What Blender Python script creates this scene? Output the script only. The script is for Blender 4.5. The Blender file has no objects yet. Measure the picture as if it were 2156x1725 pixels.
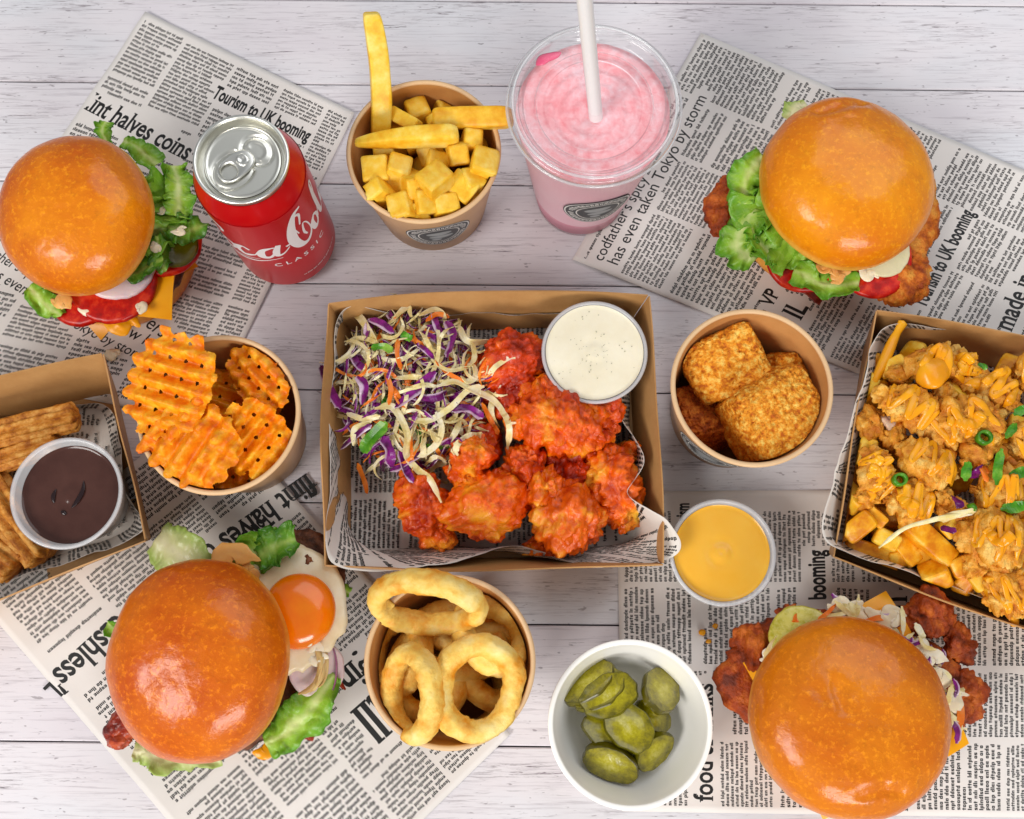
# Flat-lay of burgers, sides and drinks on a white-washed plank table.  Lengths in the builders are millimetres.
import bpy, math, random
import numpy as np
from mathutils import Vector
from mathutils.bvhtree import BVHTree

SC = bpy.context.scene
S = 0.001                       # mm -> m
R = math.radians

# ------------------------------------------------------------------ camera
CAM_H, CAM_TILT, CAM_F = 683.0, R(11.8), 2200.0     # height mm, tilt, focal length in units of a 2156 px wide frame
cam_d = bpy.data.cameras.new('camera')
cam_d.sensor_width = 36.0
cam_d.lens = CAM_F / 2156.0 * 36.0
cam_d.clip_start, cam_d.clip_end = 0.01, 50.0
cam = bpy.data.objects.new('camera', cam_d)
cam.location = (0, 0, CAM_H * S)
cam.rotation_euler = (CAM_TILT, 0, 0)
SC.collection.objects.link(cam)
SC.camera = cam

# ------------------------------------------------------------------ light: soft window light from the lower left, weaker from the right
world = bpy.data.worlds.new('World'); SC.world = world; world.use_nodes = True
bg = world.node_tree.nodes['Background']
bg.inputs[0].default_value = (0.93, 0.96, 1.0, 1); bg.inputs[1].default_value = 0.28

def area(name, loc, target, sx, sy, power, col):
    d = bpy.data.lights.new(name, 'AREA'); d.shape = 'RECTANGLE'; d.size = sx; d.size_y = sy
    d.energy = power; d.color = col
    o = bpy.data.objects.new(name, d); o.location = loc
    o.rotation_euler = (Vector(target) - Vector(loc)).to_track_quat('-Z', 'Y').to_euler()
    SC.collection.objects.link(o); return o
area('window_light', (-1.50, -1.05, 1.75), (0.06, 0.14, 0), 1.1, 0.8, 38.0, (1.0, 0.97, 0.93))
area('window_light_far', (0.45, -1.85, 1.05), (0.05, 0.05, 0), 1.0, 0.6, 26.0, (1.0, 0.98, 0.95))
area('room_light', (0.75, 1.25, 1.6), (0.05, 0.12, 0), 2.0, 1.6, 17.0, (0.95, 0.97, 1.0))

SC.view_settings.view_transform = 'Standard'
SC.view_settings.look = 'None'
SC.view_settings.exposure = 0.1
SC.view_settings.gamma = 1.0
SC.view_settings.use_curve_mapping = False
SC.render.engine = 'CYCLES'
SC.cycles.max_bounces = 10
SC.cycles.transparent_max_bounces = 12
SC.cycles.caustics_reflective = False
SC.cycles.caustics_refractive = False
SC.cycles.use_denoising = True

# ------------------------------------------------------------------ maths helpers
CT, ST = math.cos(CAM_TILT), math.sin(CAM_TILT)
def P(x, y, z=0.0):
    """world point (mm) at height z that the photograph shows at frame position x, y (frame 2156 x 1725)"""
    u, v = x - 1078.0, y - 862.5
    t = (CAM_H - z) / (v * ST + CAM_F * CT)
    return np.array((t * u, t * (-v * CT + CAM_F * ST), z), float)
def PP(*pts): return np.array([P(*p) for p in pts])

def hash3(ix, iy, iz, seed):
    h = (ix * 374761393 + iy * 668265263 + iz * 1440662683 + seed * 974634777) & 0xffffffff
    h = ((h ^ (h >> 13)) * 1274126177) & 0xffffffff
    h = ((h ^ (h >> 16)) * 2246822519) & 0xffffffff
    return ((h ^ (h >> 15)) & 0xffffff) / float(0xffffff) * 2.0 - 1.0
def vnoise(p, seed=0):
    p = np.asarray(p, float); i = np.floor(p).astype(np.int64); f = p - i
    f = f * f * f * (f * (f * 6 - 15) + 10)
    r = 0.0
    for dx in (0, 1):
        wx = f[:, 0] if dx else 1 - f[:, 0]
        for dy in (0, 1):
            wy = f[:, 1] if dy else 1 - f[:, 1]
            for dz in (0, 1):
                wz = f[:, 2] if dz else 1 - f[:, 2]
                r = r + wx * wy * wz * hash3(i[:, 0] + dx, i[:, 1] + dy, i[:, 2] + dz, seed)
    return r
def fbm(p, freq, seed=0, octv=4, gain=0.5):
    p = np.asarray(p, float); r = 0; a = 1.0; fr = freq; tot = 0
    for k in range(octv):
        r = r + a * vnoise(p * fr + 17.3 * k, seed + k); tot += a; a *= gain; fr *= 2.03
    return r / tot
def n1(x, seed=0, octv=3):
    x = np.atleast_1d(np.asarray(x, float))
    return fbm(np.stack([x, x * 0 + 3.7, x * 0 + 9.1], 1), 1.0, seed, octv)

def unit(v): v = np.asarray(v, float); return v / (np.linalg.norm(v, axis=-1, keepdims=True) + 1e-12)
def rotm(axis, ang):
    a = unit(axis); c, s = math.cos(ang), math.sin(ang); x, y, z = a
    return np.array([[c+x*x*(1-c), x*y*(1-c)-z*s, x*z*(1-c)+y*s], [y*x*(1-c)+z*s, c+y*y*(1-c), y*z*(1-c)-x*s], [z*x*(1-c)-y*s, z*y*(1-c)+x*s, c+z*z*(1-c)]])
def rz(a): return rotm((0, 0, 1), a)
def align(zdir):
    """rotation that takes +z to zdir"""
    z = unit(zdir); up = np.array((0, 1, 0.0)) if abs(z[1]) < 0.9 else np.array((1, 0, 0.0))
    x = unit(np.cross(up, z)); y = np.cross(z, x)
    return np.stack([x, y, z], 1)
def catmull(pts, n):
    pts = np.asarray(pts, float)
    if len(pts) == 2: return pts[0] + np.linspace(0, 1, n)[:, None] * (pts[1] - pts[0])
    q = np.vstack([2 * pts[0] - pts[1], pts, 2 * pts[-1] - pts[-2]])
    t = np.linspace(0, len(pts) - 1 - 1e-9, n); i = t.astype(int); f = (t - i)[:, None]
    a, b, c, d = q[i], q[i + 1], q[i + 2], q[i + 3]
    return 0.5 * (2 * b + (c - a) * f + (2 * a - 5 * b + 4 * c - d) * f * f + (3 * b - a - 3 * c + d) * f ** 3)
def catmull_closed(pts, n):
    pts = np.asarray(pts, float); m = len(pts)
    t = np.linspace(0, m, n, endpoint=False); i = t.astype(int); f = (t - i)[:, None]
    a, b, c, d = pts[(i - 1) % m], pts[i % m], pts[(i + 1) % m], pts[(i + 2) % m]
    return 0.5 * (2 * b + (c - a) * f + (2 * a - 5 * b + 4 * c - d) * f * f + (3 * b - a - 3 * c + d) * f ** 3)

# ------------------------------------------------------------------ mesh / object helpers
ORG = {}                                        # world origin (mm) of every object made
def grid_faces(nu, nv, cu=False, cv=False, off=0):
    i, j = np.meshgrid(np.arange(nu if cu else nu - 1), np.arange(nv if cv else nv - 1), indexing='ij')
    i = i.ravel(); j = j.ravel(); a = i * nv + j; b = ((i + 1) % nu) * nv + j
    c = ((i + 1) % nu) * nv + (j + 1) % nv; d = i * nv + (j + 1) % nv
    return (np.stack([a, b, c, d], 1) + off).tolist()
def merge(*vf):
    V, F, o = [], [], 0
    for v, f in vf:
        V.append(np.asarray(v)); F += [[k + o for k in q] for q in f]; o += len(v)
    return np.vstack(V), F
def tag(o, label=None, cat=None, group=None, kind=None):
    if label: o['label'] = label
    if cat: o['category'] = cat
    if group: o['group'] = group
    if kind: o['kind'] = kind
    return o
def thing(name, label, cat, loc, group=None):
    o = bpy.data.objects.new(name, None); o.empty_display_size = 0.01
    o.location = np.asarray(loc, float) * S; SC.collection.objects.link(o)
    ORG[o.name] = np.asarray(loc, float)
    return tag(o, label, cat, group)
def obj(name, VF, mat, parent=None, smooth=True, attr=None, label=None, cat=None, group=None, kind=None):
    V, F = VF; V = np.asarray(V, float)
    if parent is not None: org = ORG[parent.name]
    else: org = np.array((V[:, 0].mean(), V[:, 1].mean(), V[:, 2].min()))
    me = bpy.data.meshes.new(name)
    me.from_pydata(((V - org) * S).tolist(), [], F); me.validate()
    if smooth: me.polygons.foreach_set('use_smooth', np.ones(len(me.polygons), bool))
    for k, a in (attr or {}).items():
        if len(a) == len(me.vertices):
            at = me.attributes.new(k, 'FLOAT', 'POINT'); at.data.foreach_set('value', np.asarray(a, np.float32))
    me.materials.append(mat)
    o = bpy.data.objects.new(name, me); SC.collection.objects.link(o)
    ORG[o.name] = org
    if parent is not None: o.parent = parent
    else: o.location = org * S
    return tag(o, label, cat, group, kind)

def lathe(prof, c=(0, 0, 0), n=72, sx=1.0, sy=1.0, rot=None):
    prof = np.asarray(prof, float); a = np.linspace(0, 2 * math.pi, n, endpoint=False)
    V = np.stack([np.outer(np.cos(a), prof[:, 0]) * sx, np.outer(np.sin(a), prof[:, 0]) * sy, np.tile(prof[:, 1], (n, 1))], 2).reshape(-1, 3)
    if rot is not None: V = V @ rot.T
    return V + np.asarray(c), grid_faces(n, len(prof), cu=True)
def frames(path, up0=None):
    T = unit(np.gradient(path, axis=0)); n = len(path)
    up = np.array((0, 0, 1.0)) if up0 is None else np.asarray(up0, float)
    if abs(T[0] @ up) > 0.95: up = np.array((0, 1.0, 0.1))
    Sd, U = np.zeros_like(T), np.zeros_like(T); s = unit(np.cross(up, T[0]))
    for i in range(n):
        s = unit(s - T[i] * (s @ T[i])); Sd[i] = s; U[i] = np.cross(T[i], s)
    return T, Sd, U
def tube(path, rad, n=10, flat=1.0, close=True):
    """swept tube; radii go to zero at both ends when close"""
    path = np.asarray(path, float); m = len(path); rad = np.broadcast_to(np.asarray(rad, float), (m,)).copy()
    if close: rad[0] = rad[-1] = 0.001
    T, Sd, U = frames(path); a = np.linspace(0, 2 * math.pi, n, endpoint=False)
    V = path[:, None] + rad[:, None, None] * (np.cos(a)[None, :, None] * Sd[:, None] + flat * np.sin(a)[None, :, None] * U[:, None])
    return V.reshape(-1, 3), grid_faces(m, n, cv=True)
def blob(pts, radii, n_t=44, n_a=40, flat=1.0, amp=1.5, freq=0.12, seed=0, ridge=0.0, rfreq=0.25, endp=3.0, fine=0.0, up0=None, craggy=0.0):
    """lumpy closed body along a bent axis, radius profile given by radii"""
    th = np.linspace(0, math.pi, n_t); t = 0.5 - 0.5 * np.cos(th)
    cp = catmull(pts, 200); path = np.stack([np.interp(t * 199, np.arange(200), cp[:, k]) for k in range(3)], 1)
    rr = catmull(np.stack([np.asarray(radii, float)] * 3, 1), 200)[:, 0]
    rad = np.interp(t * 199, np.arange(200), rr) * np.clip(1 - np.abs(2 * t - 1) ** endp, 0, 1) ** 0.5
    T, Sd, U = frames(catmull(pts, n_t), up0)
    a = np.linspace(0, 2 * math.pi, n_a, endpoint=False)
    D = np.cos(a)[None, :, None] * Sd[:, None] + flat * np.sin(a)[None, :, None] * U[:, None]
    # ends bulge along the axis
    bul = (2 * t - 1)[:, None] * 0
    V = (path[:, None] + rad[:, None, None] * D).reshape(-1, 3)
    N = unit(D + (np.sign(2 * t - 1) * np.abs(2 * t - 1) ** 4)[:, None, None] * T[:, None] * 1.2).reshape(-1, 3)
    sp = np.asarray([p for p in np.repeat(path, n_a, 0)]); d = amp * fbm(V, freq, seed, 3)
    if ridge: d = d + ridge * (1 - 2 * np.abs(fbm(V, rfreq, seed + 31, 3)) * 2.0)
    if craggy: d = d + craggy * (np.abs(fbm(V, 0.075, seed + 55, 3)) * 3.2 - 0.7) + craggy * .45 * (np.abs(fbm(V, 0.2, seed + 66, 2)) * 3.0 - 0.7)
    if fine: d = d + fine * fbm(V, 0.9, seed + 77, 2)
    ends = np.zeros((n_t, n_a)); ends[0] = ends[-1] = 1
    dm = d.reshape(n_t, n_a); dm[0] = dm[0].mean(); dm[-1] = dm[-1].mean()
    V = V + N * dm.reshape(-1)[:, None]
    return V, grid_faces(n_t, n_a, cv=True)
def cubeblob(c, size, rot, p=4.0, n=26, amp=1.2, freq=0.15, seed=0, fine=0.6, ffreq=0.6):
    """super-ellipsoid block made from a cube's six grids"""
    V, F, o = [], [], 0; g = np.linspace(-1, 1, n)
    U, W = np.meshgrid(g, g, indexing='ij'); one = np.ones_like(U)
    for A in ((U, W, one), (W, U, -one), (one, U, W), (-one, W, U), (W, one, U), (U, -one, W)):
        v = np.stack(A, 2).reshape(-1, 3); V.append(v); F += grid_faces(n, n, off=o); o += len(v)
    V = np.vstack(V); V = V / (np.abs(V) ** p).sum(1, keepdims=True) ** (1 / p)
    N = unit(V); V = V * (np.asarray(size, float) / 2)
    d = amp * fbm(V, freq, seed, 3) + fine * (1 - 2 * np.abs(fbm(V, ffreq, seed + 9, 2)))
    V = V + N * d[:, None]
    return V @ rot.T + np.asarray(c, float), F
def in_cup(VF, c, h=77.0, rim_r=47.0, base_r=37.0, floor=7.0):
    """keep a piece of food inside the cup's wall"""
    V, F = VF; V = V.copy(); z = V[:, 2] - c[2]; q = V[:, :2] - c[:2]; r = np.linalg.norm(q, axis=1) + 1e-9
    lim = base_r + (rim_r - base_r) * np.clip(z, 0, h) / h - 2.6
    k = np.where((z < h + 1.5) & (r > lim), lim / r, 1.0); V[:, :2] = c[:2] + q * k[:, None]; V[:, 2] = np.maximum(V[:, 2], c[2] + floor); return V, F
def in_tray(VF, rim, base, gap=2.0):
    """keep a piece of food inside the tray's walls"""
    V, F = VF; V = V.copy(); cen = base.mean(0)
    for a in range(4):
        b = (a + 1) % 4; n = unit(np.cross(base[b] - base[a], rim[a] - base[a])); n = n if n @ (cen - base[a]) > 0 else -n
        d = (V - base[a]) @ n; m = (d < gap) & (V[:, 2] < rim[a][2] + 4); V[m] += n * (gap - d[m])[:, None]
    V[:, 2] = np.maximum(V[:, 2], 2.6); return V, F
def slab(func, nu, nv, th):
    """thin closed sheet: func(U,V)->points on one face, thickness th along the normal"""
    u, v = np.meshgrid(np.linspace(0, 1, nu), np.linspace(0, 1, nv), indexing='ij')
    A = func(u, v); du = np.gradient(A, axis=0); dv = np.gradient(A, axis=1); N = unit(np.cross(du, dv))
    B = A - N * th
    V = np.vstack([A.reshape(-1, 3), B.reshape(-1, 3)]); o = nu * nv
    F = grid_faces(nu, nv) + [q[::-1] for q in grid_faces(nu, nv, off=o)]
    for i in range(nu - 1):
        for j in (0, nv - 1):
            q = [i * nv + j, (i + 1) * nv + j, (i + 1) * nv + j + o, i * nv + j + o]; F.append(q[::-1] if j == 0 else q)
    for j in range(nv - 1):
        for i in (0, nu - 1):
            q = [i * nv + j, i * nv + j + 1, i * nv + j + 1 + o, i * nv + j + o]; F.append(q if i == 0 else q[::-1])
    return V, F
# ------------------------------------------------------------------ materials
def lin(c):
    return tuple((x / 255 / 12.92) if x / 255 <= 0.04045 else ((x / 255 + 0.055) / 1.055) ** 2.4 for x in c) + (1.0,)
class NT:
    def __init__(s, name):
        s.m = bpy.data.materials.new(name); s.m.use_nodes = True; s.t = s.m.node_tree
        s.b = s.t.nodes['Principled BSDF']; s.out = s.t.nodes['Material Output']
    def n(s, typ, **kw):
        o = s.t.nodes.new(typ)
        for k, v in kw.items():
            if k.startswith('_'): setattr(o, k[1:], v)
        return o
    def l(s, a, b): s.t.links.new(a, b)
    def coord(s, scale=(1, 1, 1), kind='Object'):
        tc = s.n('ShaderNodeTexCoord'); mp = s.n('ShaderNodeMapping'); s.l(tc.outputs[kind], mp.inputs[0])
        mp.inputs['Scale'].default_value = scale; return mp.outputs[0]
    def noise(s, vec, scale, detail=4, rough=0.55, dist=0.0):
        o = s.n('ShaderNodeTexNoise'); s.l(vec, o.inputs['Vector']); o.inputs['Scale'].default_value = scale
        o.inputs['Detail'].default_value = detail; o.inputs['Roughness'].default_value = rough; o.inputs['Distortion'].default_value = dist
        return o.outputs['Fac']
    def ramp(s, fac, stops, interp='LINEAR'):
        o = s.n('ShaderNodeValToRGB'); s.l(fac, o.inputs[0]); e = o.color_ramp.elements; o.color_ramp.interpolation = interp
        while len(e) < len(stops): e.new(0.5)
        for k, (p, c) in enumerate(stops): e[k].position = p; e[k].color = lin(c) if len(c) == 3 else c
        return o.outputs[0]
    def mix(s, a, b, fac, mode='MIX'):
        o = s.n('ShaderNodeMix', _data_type='RGBA', _blend_type=mode)
        for sock, v in ((o.inputs[6], a), (o.inputs[7], b), (o.inputs[0], fac)):
            if hasattr(v, 'is_linked'): s.l(v, sock)
            else: sock.default_value = v if not (isinstance(v, tuple) and len(v) == 3) else lin(v)
        return o.outputs[2]
    def attr(s, name):
        o = s.n('ShaderNodeAttribute', _attribute_name=name); return o.outputs['Fac']
    def math(s, op, a, b=0.0):
        o = s.n('ShaderNodeMath', _operation=op)
        for sock, v in ((o.inputs[0], a), (o.inputs[1], b)):
            if hasattr(v, 'is_linked'): s.l(v, sock)
            else: sock.default_value = v
        return o.outputs[0]
    def bump(s, h, strength, dist):
        o = s.n('ShaderNodeBump'); s.l(h, o.inputs['Height']); o.inputs['Strength'].default_value = strength
        o.inputs['Distance'].default_value = dist; s.l(o.outputs[0], s.b.inputs['Normal']); return o.outputs[0]
    def set(s, **kw):
        for k, v in kw.items():
            i = s.b.inputs[k.replace('_', ' ')]
            if hasattr(v, 'is_linked'): s.l(v, i)
            else: i.default_value = v
        return s
    def sss(s, w, rad, scale):
        s.b.inputs['Subsurface Weight'].default_value = w; s.b.inputs['Subsurface Radius'].default_value = rad
        s.b.inputs['Subsurface Scale'].default_value = scale
def spread(cols, lo=0.32, hi=0.68):
    n = len(cols); return [(lo + (hi - lo) * k / max(n - 1, 1), c) for k, c in enumerate(cols)]
def food(name, cols, scale=80, detail=4, rough=0.5, bump=0.4, bscale=500, bdist=0.0006, sss=0.0, srad=(1, .4, .15), coat=0.0, lo=0.34, hi=0.66, spec=0.36, rvar=0.0):
    k = NT(name); v = k.coord(); f = k.noise(v, scale, detail, 0.6)
    oi = k.n('ShaderNodeObjectInfo'); tint = k.ramp(oi.outputs['Random'], [(0, (240, 232, 222)), (1, (255, 255, 255))])
    k.l(k.mix(k.ramp(f, spread(cols, lo, hi)), tint, 1.0, 'MULTIPLY'), k.b.inputs['Base Color'])
    k.set(Roughness=rough, Specular_IOR_Level=spec)
    if coat: k.set(Coat_Weight=coat, Coat_Roughness=0.12)
    if bump: k.bump(k.noise(v, bscale, 4, 0.6), bump, bdist)
    if sss > .15: k.sss(sss, srad, 0.003)
    return k.m
def plain(name, col, rough=0.5, metal=0.0, coat=0.0, spec=0.5):
    k = NT(name); k.set(Base_Color=lin(col), Roughness=rough, Metallic=metal, Coat_Weight=coat, Specular_IOR_Level=spec); return k.m

def wood_mat():
    k = NT('white_washed_wood'); tc = k.n('ShaderNodeTexCoord'); oi = k.n('ShaderNodeObjectInfo')
    ad = k.n('ShaderNodeVectorMath', _operation='MULTIPLY_ADD'); k.l(oi.outputs['Random'], ad.inputs[0])
    ad.inputs[1].default_value = (7.3, 3.1, 5.7); k.l(tc.outputs['Object'], ad.inputs[2])
    def mp(sc):
        m = k.n('ShaderNodeMapping'); k.l(ad.outputs[0], m.inputs[0]); m.inputs['Scale'].default_value = sc; return m.outputs[0]
    tone = k.ramp(k.noise(mp((5, 14, 5)), 1.0, 3), [(0.32, (216, 209, 215)), (0.5, (223, 218, 222)), (0.68, (218, 218, 223))])
    streak = k.noise(mp((22, 520, 20)), 1.0, 5, 0.65, 0.4)
    c = k.mix(tone, (146, 136, 144), k.ramp(streak, [(0.52, (0, 0, 0)), (0.76, (200, 200, 200))]))
    # patches where the wash is worn and dark grain shows
    patch = k.ramp(k.noise(mp((9, 60, 9)), 1.0, 4, 0.6), [(0.50, (0, 0, 0)), (0.66, (255, 255, 255))])
    grain = k.ramp(k.noise(mp((60, 900, 20)), 1.0, 4, 0.7, 0.6), [(0.52, (0, 0, 0)), (0.64, (235, 235, 235))])
    c = k.mix(c, (120, 108, 114), k.math('MULTIPLY', patch, grain))
    crack = k.ramp(k.noise(mp((34, 700, 20)), 1.0, 3, 0.75, 1.2), [(0.66, (0, 0, 0)), (0.70, (255, 255, 255))])
    spots = k.ramp(k.noise(mp((130, 380, 20)), 1.0, 2, 0.5), [(0.68, (0, 0, 0)), (0.73, (230, 230, 230))])
    dark = k.math('MAXIMUM', crack, k.math('MULTIPLY', spots, 0.8))
    c = k.mix(c, (104, 92, 98), k.math('MULTIPLY', dark, 0.85))
    k.set(Base_Color=c, Roughness=0.55, Specular_IOR_Level=0.35)
    k.bump(k.math('SUBTRACT', k.math('MULTIPLY', streak, 0.4), dark), 0.35, 0.0004)
    return k.m
def paper_mat(name, col=(228, 222, 217), rough=0.62):
    k = NT(name); v = k.coord()
    c = k.ramp(k.noise(v, 25, 4), [(0.3, tuple(x - 7 for x in col)), (0.7, col)])
    k.set(Base_Color=c, Roughness=rough, Specular_IOR_Level=0.4)
    h = k.noise(v, 45, 3, 0.5); k.bump(h, 0.25, 0.0012)
    return k.m
def kraft_mat(name, a, b, rough=0.6, spec=0.4):
    k = NT(name); v = k.coord((1, 1, 1))
    c = k.ramp(k.noise(v, 60, 5, 0.7), [(0.3, a), (0.7, b)])
    fib = k.ramp(k.noise(k.coord((500, 500, 90)), 1.0, 3), [(0.62, (0, 0, 0)), (0.8, (120, 120, 120))])
    c = k.mix(c, tuple(int(x * 0.72) for x in a), fib)
    k.set(Base_Color=c, Roughness=rough, Specular_IOR_Level=spec); k.bump(k.noise(v, 900, 2), 0.12, 0.0003); return k.m
def bun_mat(name, pale, gold, brown, seed=0.0):
    """baked crust: pale where it rose last at the foot, gold to brown in patches, fine pores, egg-wash gloss"""
    k = NT(name); tc = k.n('ShaderNodeTexCoord'); mp = k.n('ShaderNodeMapping'); k.l(tc.outputs['Object'], mp.inputs[0]); mp.inputs['Location'].default_value = (seed, seed * .7, 0)
    v = mp.outputs[0]; h = k.attr('h'); big = k.noise(v, 17, 3, 0.5); nz = k.noise(v, 55, 5, 0.65)
    c = k.mix(gold, brown, k.ramp(k.math('ADD', k.math('MULTIPLY', big, .75), k.math('MULTIPLY', nz, .3)), [(0.34, (0, 0, 0)), (0.68, (255, 255, 255))]))
    pores = k.noise(v, 330, 4, 0.7)
    c = k.mix(c, tuple(min(255, int(x * 1.1) + 12) for x in gold), k.ramp(pores, [(0.52, (0, 0, 0)), (0.70, (210, 210, 210))]))
    c = k.mix(c, tuple(int(x * 0.66) for x in brown), k.ramp(k.noise(v, 140, 5, 0.75), [(0.54, (0, 0, 0)), (0.74, (150, 150, 150))]))
    hh = k.math('ADD', h, k.math('MULTIPLY', k.math('SUBTRACT', nz, 0.5), 0.25))
    c = k.mix(c, pale, k.ramp(hh, [(0.02, (255, 255, 255)), (0.2, (0, 0, 0))]))
    k.set(Base_Color=c, Roughness=0.42, Specular_IOR_Level=0.12, Coat_Weight=0.5, Coat_Roughness=0.12)
    hgt = k.math('ADD', k.math('MULTIPLY', pores, 0.7), k.noise(v, 75, 3))
    k.bump(hgt, 0.5, 0.0013)
    b2 = k.n('ShaderNodeBump'); k.l(hgt, b2.inputs['Height']); b2.inputs['Strength'].default_value = .26; b2.inputs['Distance'].default_value = .001; k.l(b2.outputs[0], k.b.inputs['Coat Normal'])
    return k.m
def leaf_mat(name, rib, mid, edge, trans=0.25):
    k = NT(name); v = k.coord(); e = k.attr('e'); nz = k.noise(v, 90, 4, 0.6)
    x = k.math('ADD', e, k.math('MULTIPLY', k.math('SUBTRACT', nz, 0.5), 0.7))
    c = k.ramp(x, [(0.05, rib), (0.4, mid), (0.95, edge)])
    vein = k.ramp(k.noise(v, 150, 2, 0.4, 1.5), [(0.46, (0, 0, 0)), (0.5, (110, 110, 110)), (0.54, (0, 0, 0))])
    c = k.mix(c, rib, vein)
    k.set(Base_Color=c, Roughness=0.36, Specular_IOR_Level=0.5); k.bump(k.noise(v, 130, 3, 0.5), 0.6, 0.0016)
    tr = k.n('ShaderNodeBsdfTranslucent'); k.l(c, tr.inputs[0]); mx = k.n('ShaderNodeMixShader'); mx.inputs[0].default_value = trans
    k.l(k.b.outputs[0], mx.inputs[1]); k.l(tr.outputs[0], mx.inputs[2]); k.l(mx.outputs[0], k.out.inputs[0]); return k.m
def clear_mat(name, tint=(255, 255, 255), alpha=0.12, rough=0.06, gloss=0.16):
    """thin clear plastic: mostly see-through, a little milky, glossy by Fresnel"""
    k = NT(name); tr = k.n('ShaderNodeBsdfTransparent'); tr.inputs[0].default_value = lin(tint)
    df = k.n('ShaderNodeBsdfDiffuse'); df.inputs[0].default_value = lin((240, 240, 242))
    gl = k.n('ShaderNodeBsdfGlossy'); gl.inputs['Roughness'].default_value = rough
    m1 = k.n('ShaderNodeMixShader'); m1.inputs[0].default_value = alpha; k.l(tr.outputs[0], m1.inputs[1]); k.l(df.outputs[0], m1.inputs[2])
    lw = k.n('ShaderNodeLayerWeight'); lw.inputs[0].default_value = 0.35
    fc = k.math('ADD', k.math('MULTIPLY', lw.outputs['Fresnel'], 0.32), gloss * 0.12)
    m2 = k.n('ShaderNodeMixShader'); k.l(fc, m2.inputs[0]); k.l(m1.outputs[0], m2.inputs[1]); k.l(gl.outputs[0], m2.inputs[2])
    k.l(m2.outputs[0], k.out.inputs[0]); return k.m

MT = {}
MT['wood'] = wood_mat()
MT['groove'] = plain('dark_board', (70, 60, 64), 0.9)
MT['paper'] = paper_mat('newsprint'); MT['paper_in'] = paper_mat('greaseproof_newsprint', (220, 212, 203), 0.5)
MT['ink'] = plain('black_ink', (16, 15, 16), 0.6); MT['ink_grey'] = plain('worn_black_ink', (34, 32, 33), 0.65)
MT['kraft_cup'] = kraft_mat('kraft_cup_board', (196, 152, 104), (205, 163, 115), 0.42)
MT['kraft_rim'] = kraft_mat('kraft_rim_board', (214, 176, 132), (222, 186, 142), 0.45)
MT['kraft_in'] = kraft_mat('kraft_cup_lining', (188, 132, 76), (200, 146, 88), 0.36)
MT['kraft_tray'] = kraft_mat('kraft_tray_board', (178, 131, 78), (192, 146, 92), 0.5)
MT['label_black'] = plain('label_black', (58, 60, 62), 0.5); MT['label_white'] = plain('label_white', (206, 204, 200), 0.5); MT['label_grey'] = plain('label_grey', (140, 143, 144), 0.5)
MT['bunA'] = bun_mat('glazed_bun_crust', (238, 176, 78), (232, 138, 8), (198, 90, 4), .3)
MT['bunB'] = bun_mat('golden_bun_crust', (242, 186, 84), (236, 148, 10), (214, 112, 4), 1.1)
MT['bunC'] = bun_mat('amber_bun_crust', (234, 164, 62), (228, 124, 4), (190, 78, 2), 2.2)
MT['bunD'] = bun_mat('matte_bun_crust', (238, 176, 78), (224, 132, 10), (200, 98, 4), 3.7)
MT['crumb'] = food('bread_crumb', [(238, 196, 128), (246, 218, 164)], 120, rough=0.8, bump=0.6, bscale=400, sss=.1)
MT['lettuce'] = leaf_mat('lettuce_leaf', (228, 238, 160), (164, 208, 62), (98, 164, 30))
MT['lettuce_dark'] = leaf_mat('dark_lettuce_leaf', (190, 214, 104), (112, 168, 42), (58, 118, 20))
MT['lettuce_pale'] = leaf_mat('pale_lettuce_leaf', (236, 230, 190), (222, 222, 164), (176, 202, 100))
MT['tomato'] = food('tomato_flesh', [(160, 8, 2), (196, 18, 4), (222, 64, 30)], 150, rough=0.32, bump=0.2, bscale=200, sss=.15, srad=(1, .2, .1))
MT['cheese'] = food('cheddar_slice', [(250, 164, 6), (252, 178, 16)], 60, rough=0.35, bump=0.06, sss=.15, srad=(1, .5, .1))
MT['patty'] = food('grilled_patty', [(62, 32, 20), (98, 54, 32), (126, 74, 44)], 160, rough=0.5, bump=1.0, bscale=300, bdist=.0015)
MT['bacon'] = food('bacon_rasher', [(92, 24, 16), (150, 46, 24), (206, 98, 60)], 90, rough=0.3, bump=0.7, bscale=150, bdist=.0012)
MT['fried'] = food('crumbed_chicken', [(150, 60, 4), (216, 116, 18), (244, 172, 68)], 95, detail=6, rough=0.52, bump=1.0, bscale=420, bdist=.0016, sss=.08)
MT['fried_dark'] = food('dark_fried_chicken', [(104, 34, 2), (168, 66, 8), (214, 112, 32)], 80, detail=6, rough=0.45, bump=1.0, bscale=420, bdist=.0016)
MT['mayo'] = food('creamy_mayo', [(246, 232, 200), (250, 240, 214)], 60, rough=0.25, bump=0.1, sss=.3, srad=(1, .8, .5))
MT['sauce'] = food('orange_burger_sauce', [(240, 174, 92), (246, 190, 116)], 60, rough=0.25, bump=0.1, sss=.2)
MT['onion_red'] = food('red_onion', [(222, 196, 206), (238, 222, 224)], 60, rough=0.3, bump=0.1, sss=.2)
MT['onion_skin'] = food('onion_skin', [(132, 70, 110), (160, 104, 138)], 60, rough=0.3, bump=0.1)
MT['onion_fried'] = food('fried_onion', [(214, 178, 110), (232, 204, 146)], 60, rough=0.3, bump=0.2, sss=.2)
MT['chip'] = food('potato_chip', [(236, 170, 22), (247, 203, 60), (252, 226, 120)], 70, rough=0.42, bump=0.35, bscale=380, sss=.18, srad=(1, .6, .15))
MT['chip_dark'] = food('saucy_chip', [(214, 126, 4), (242, 174, 26), (250, 212, 90)], 85, rough=0.35, bump=0.4, bscale=350, sss=.15)
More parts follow.
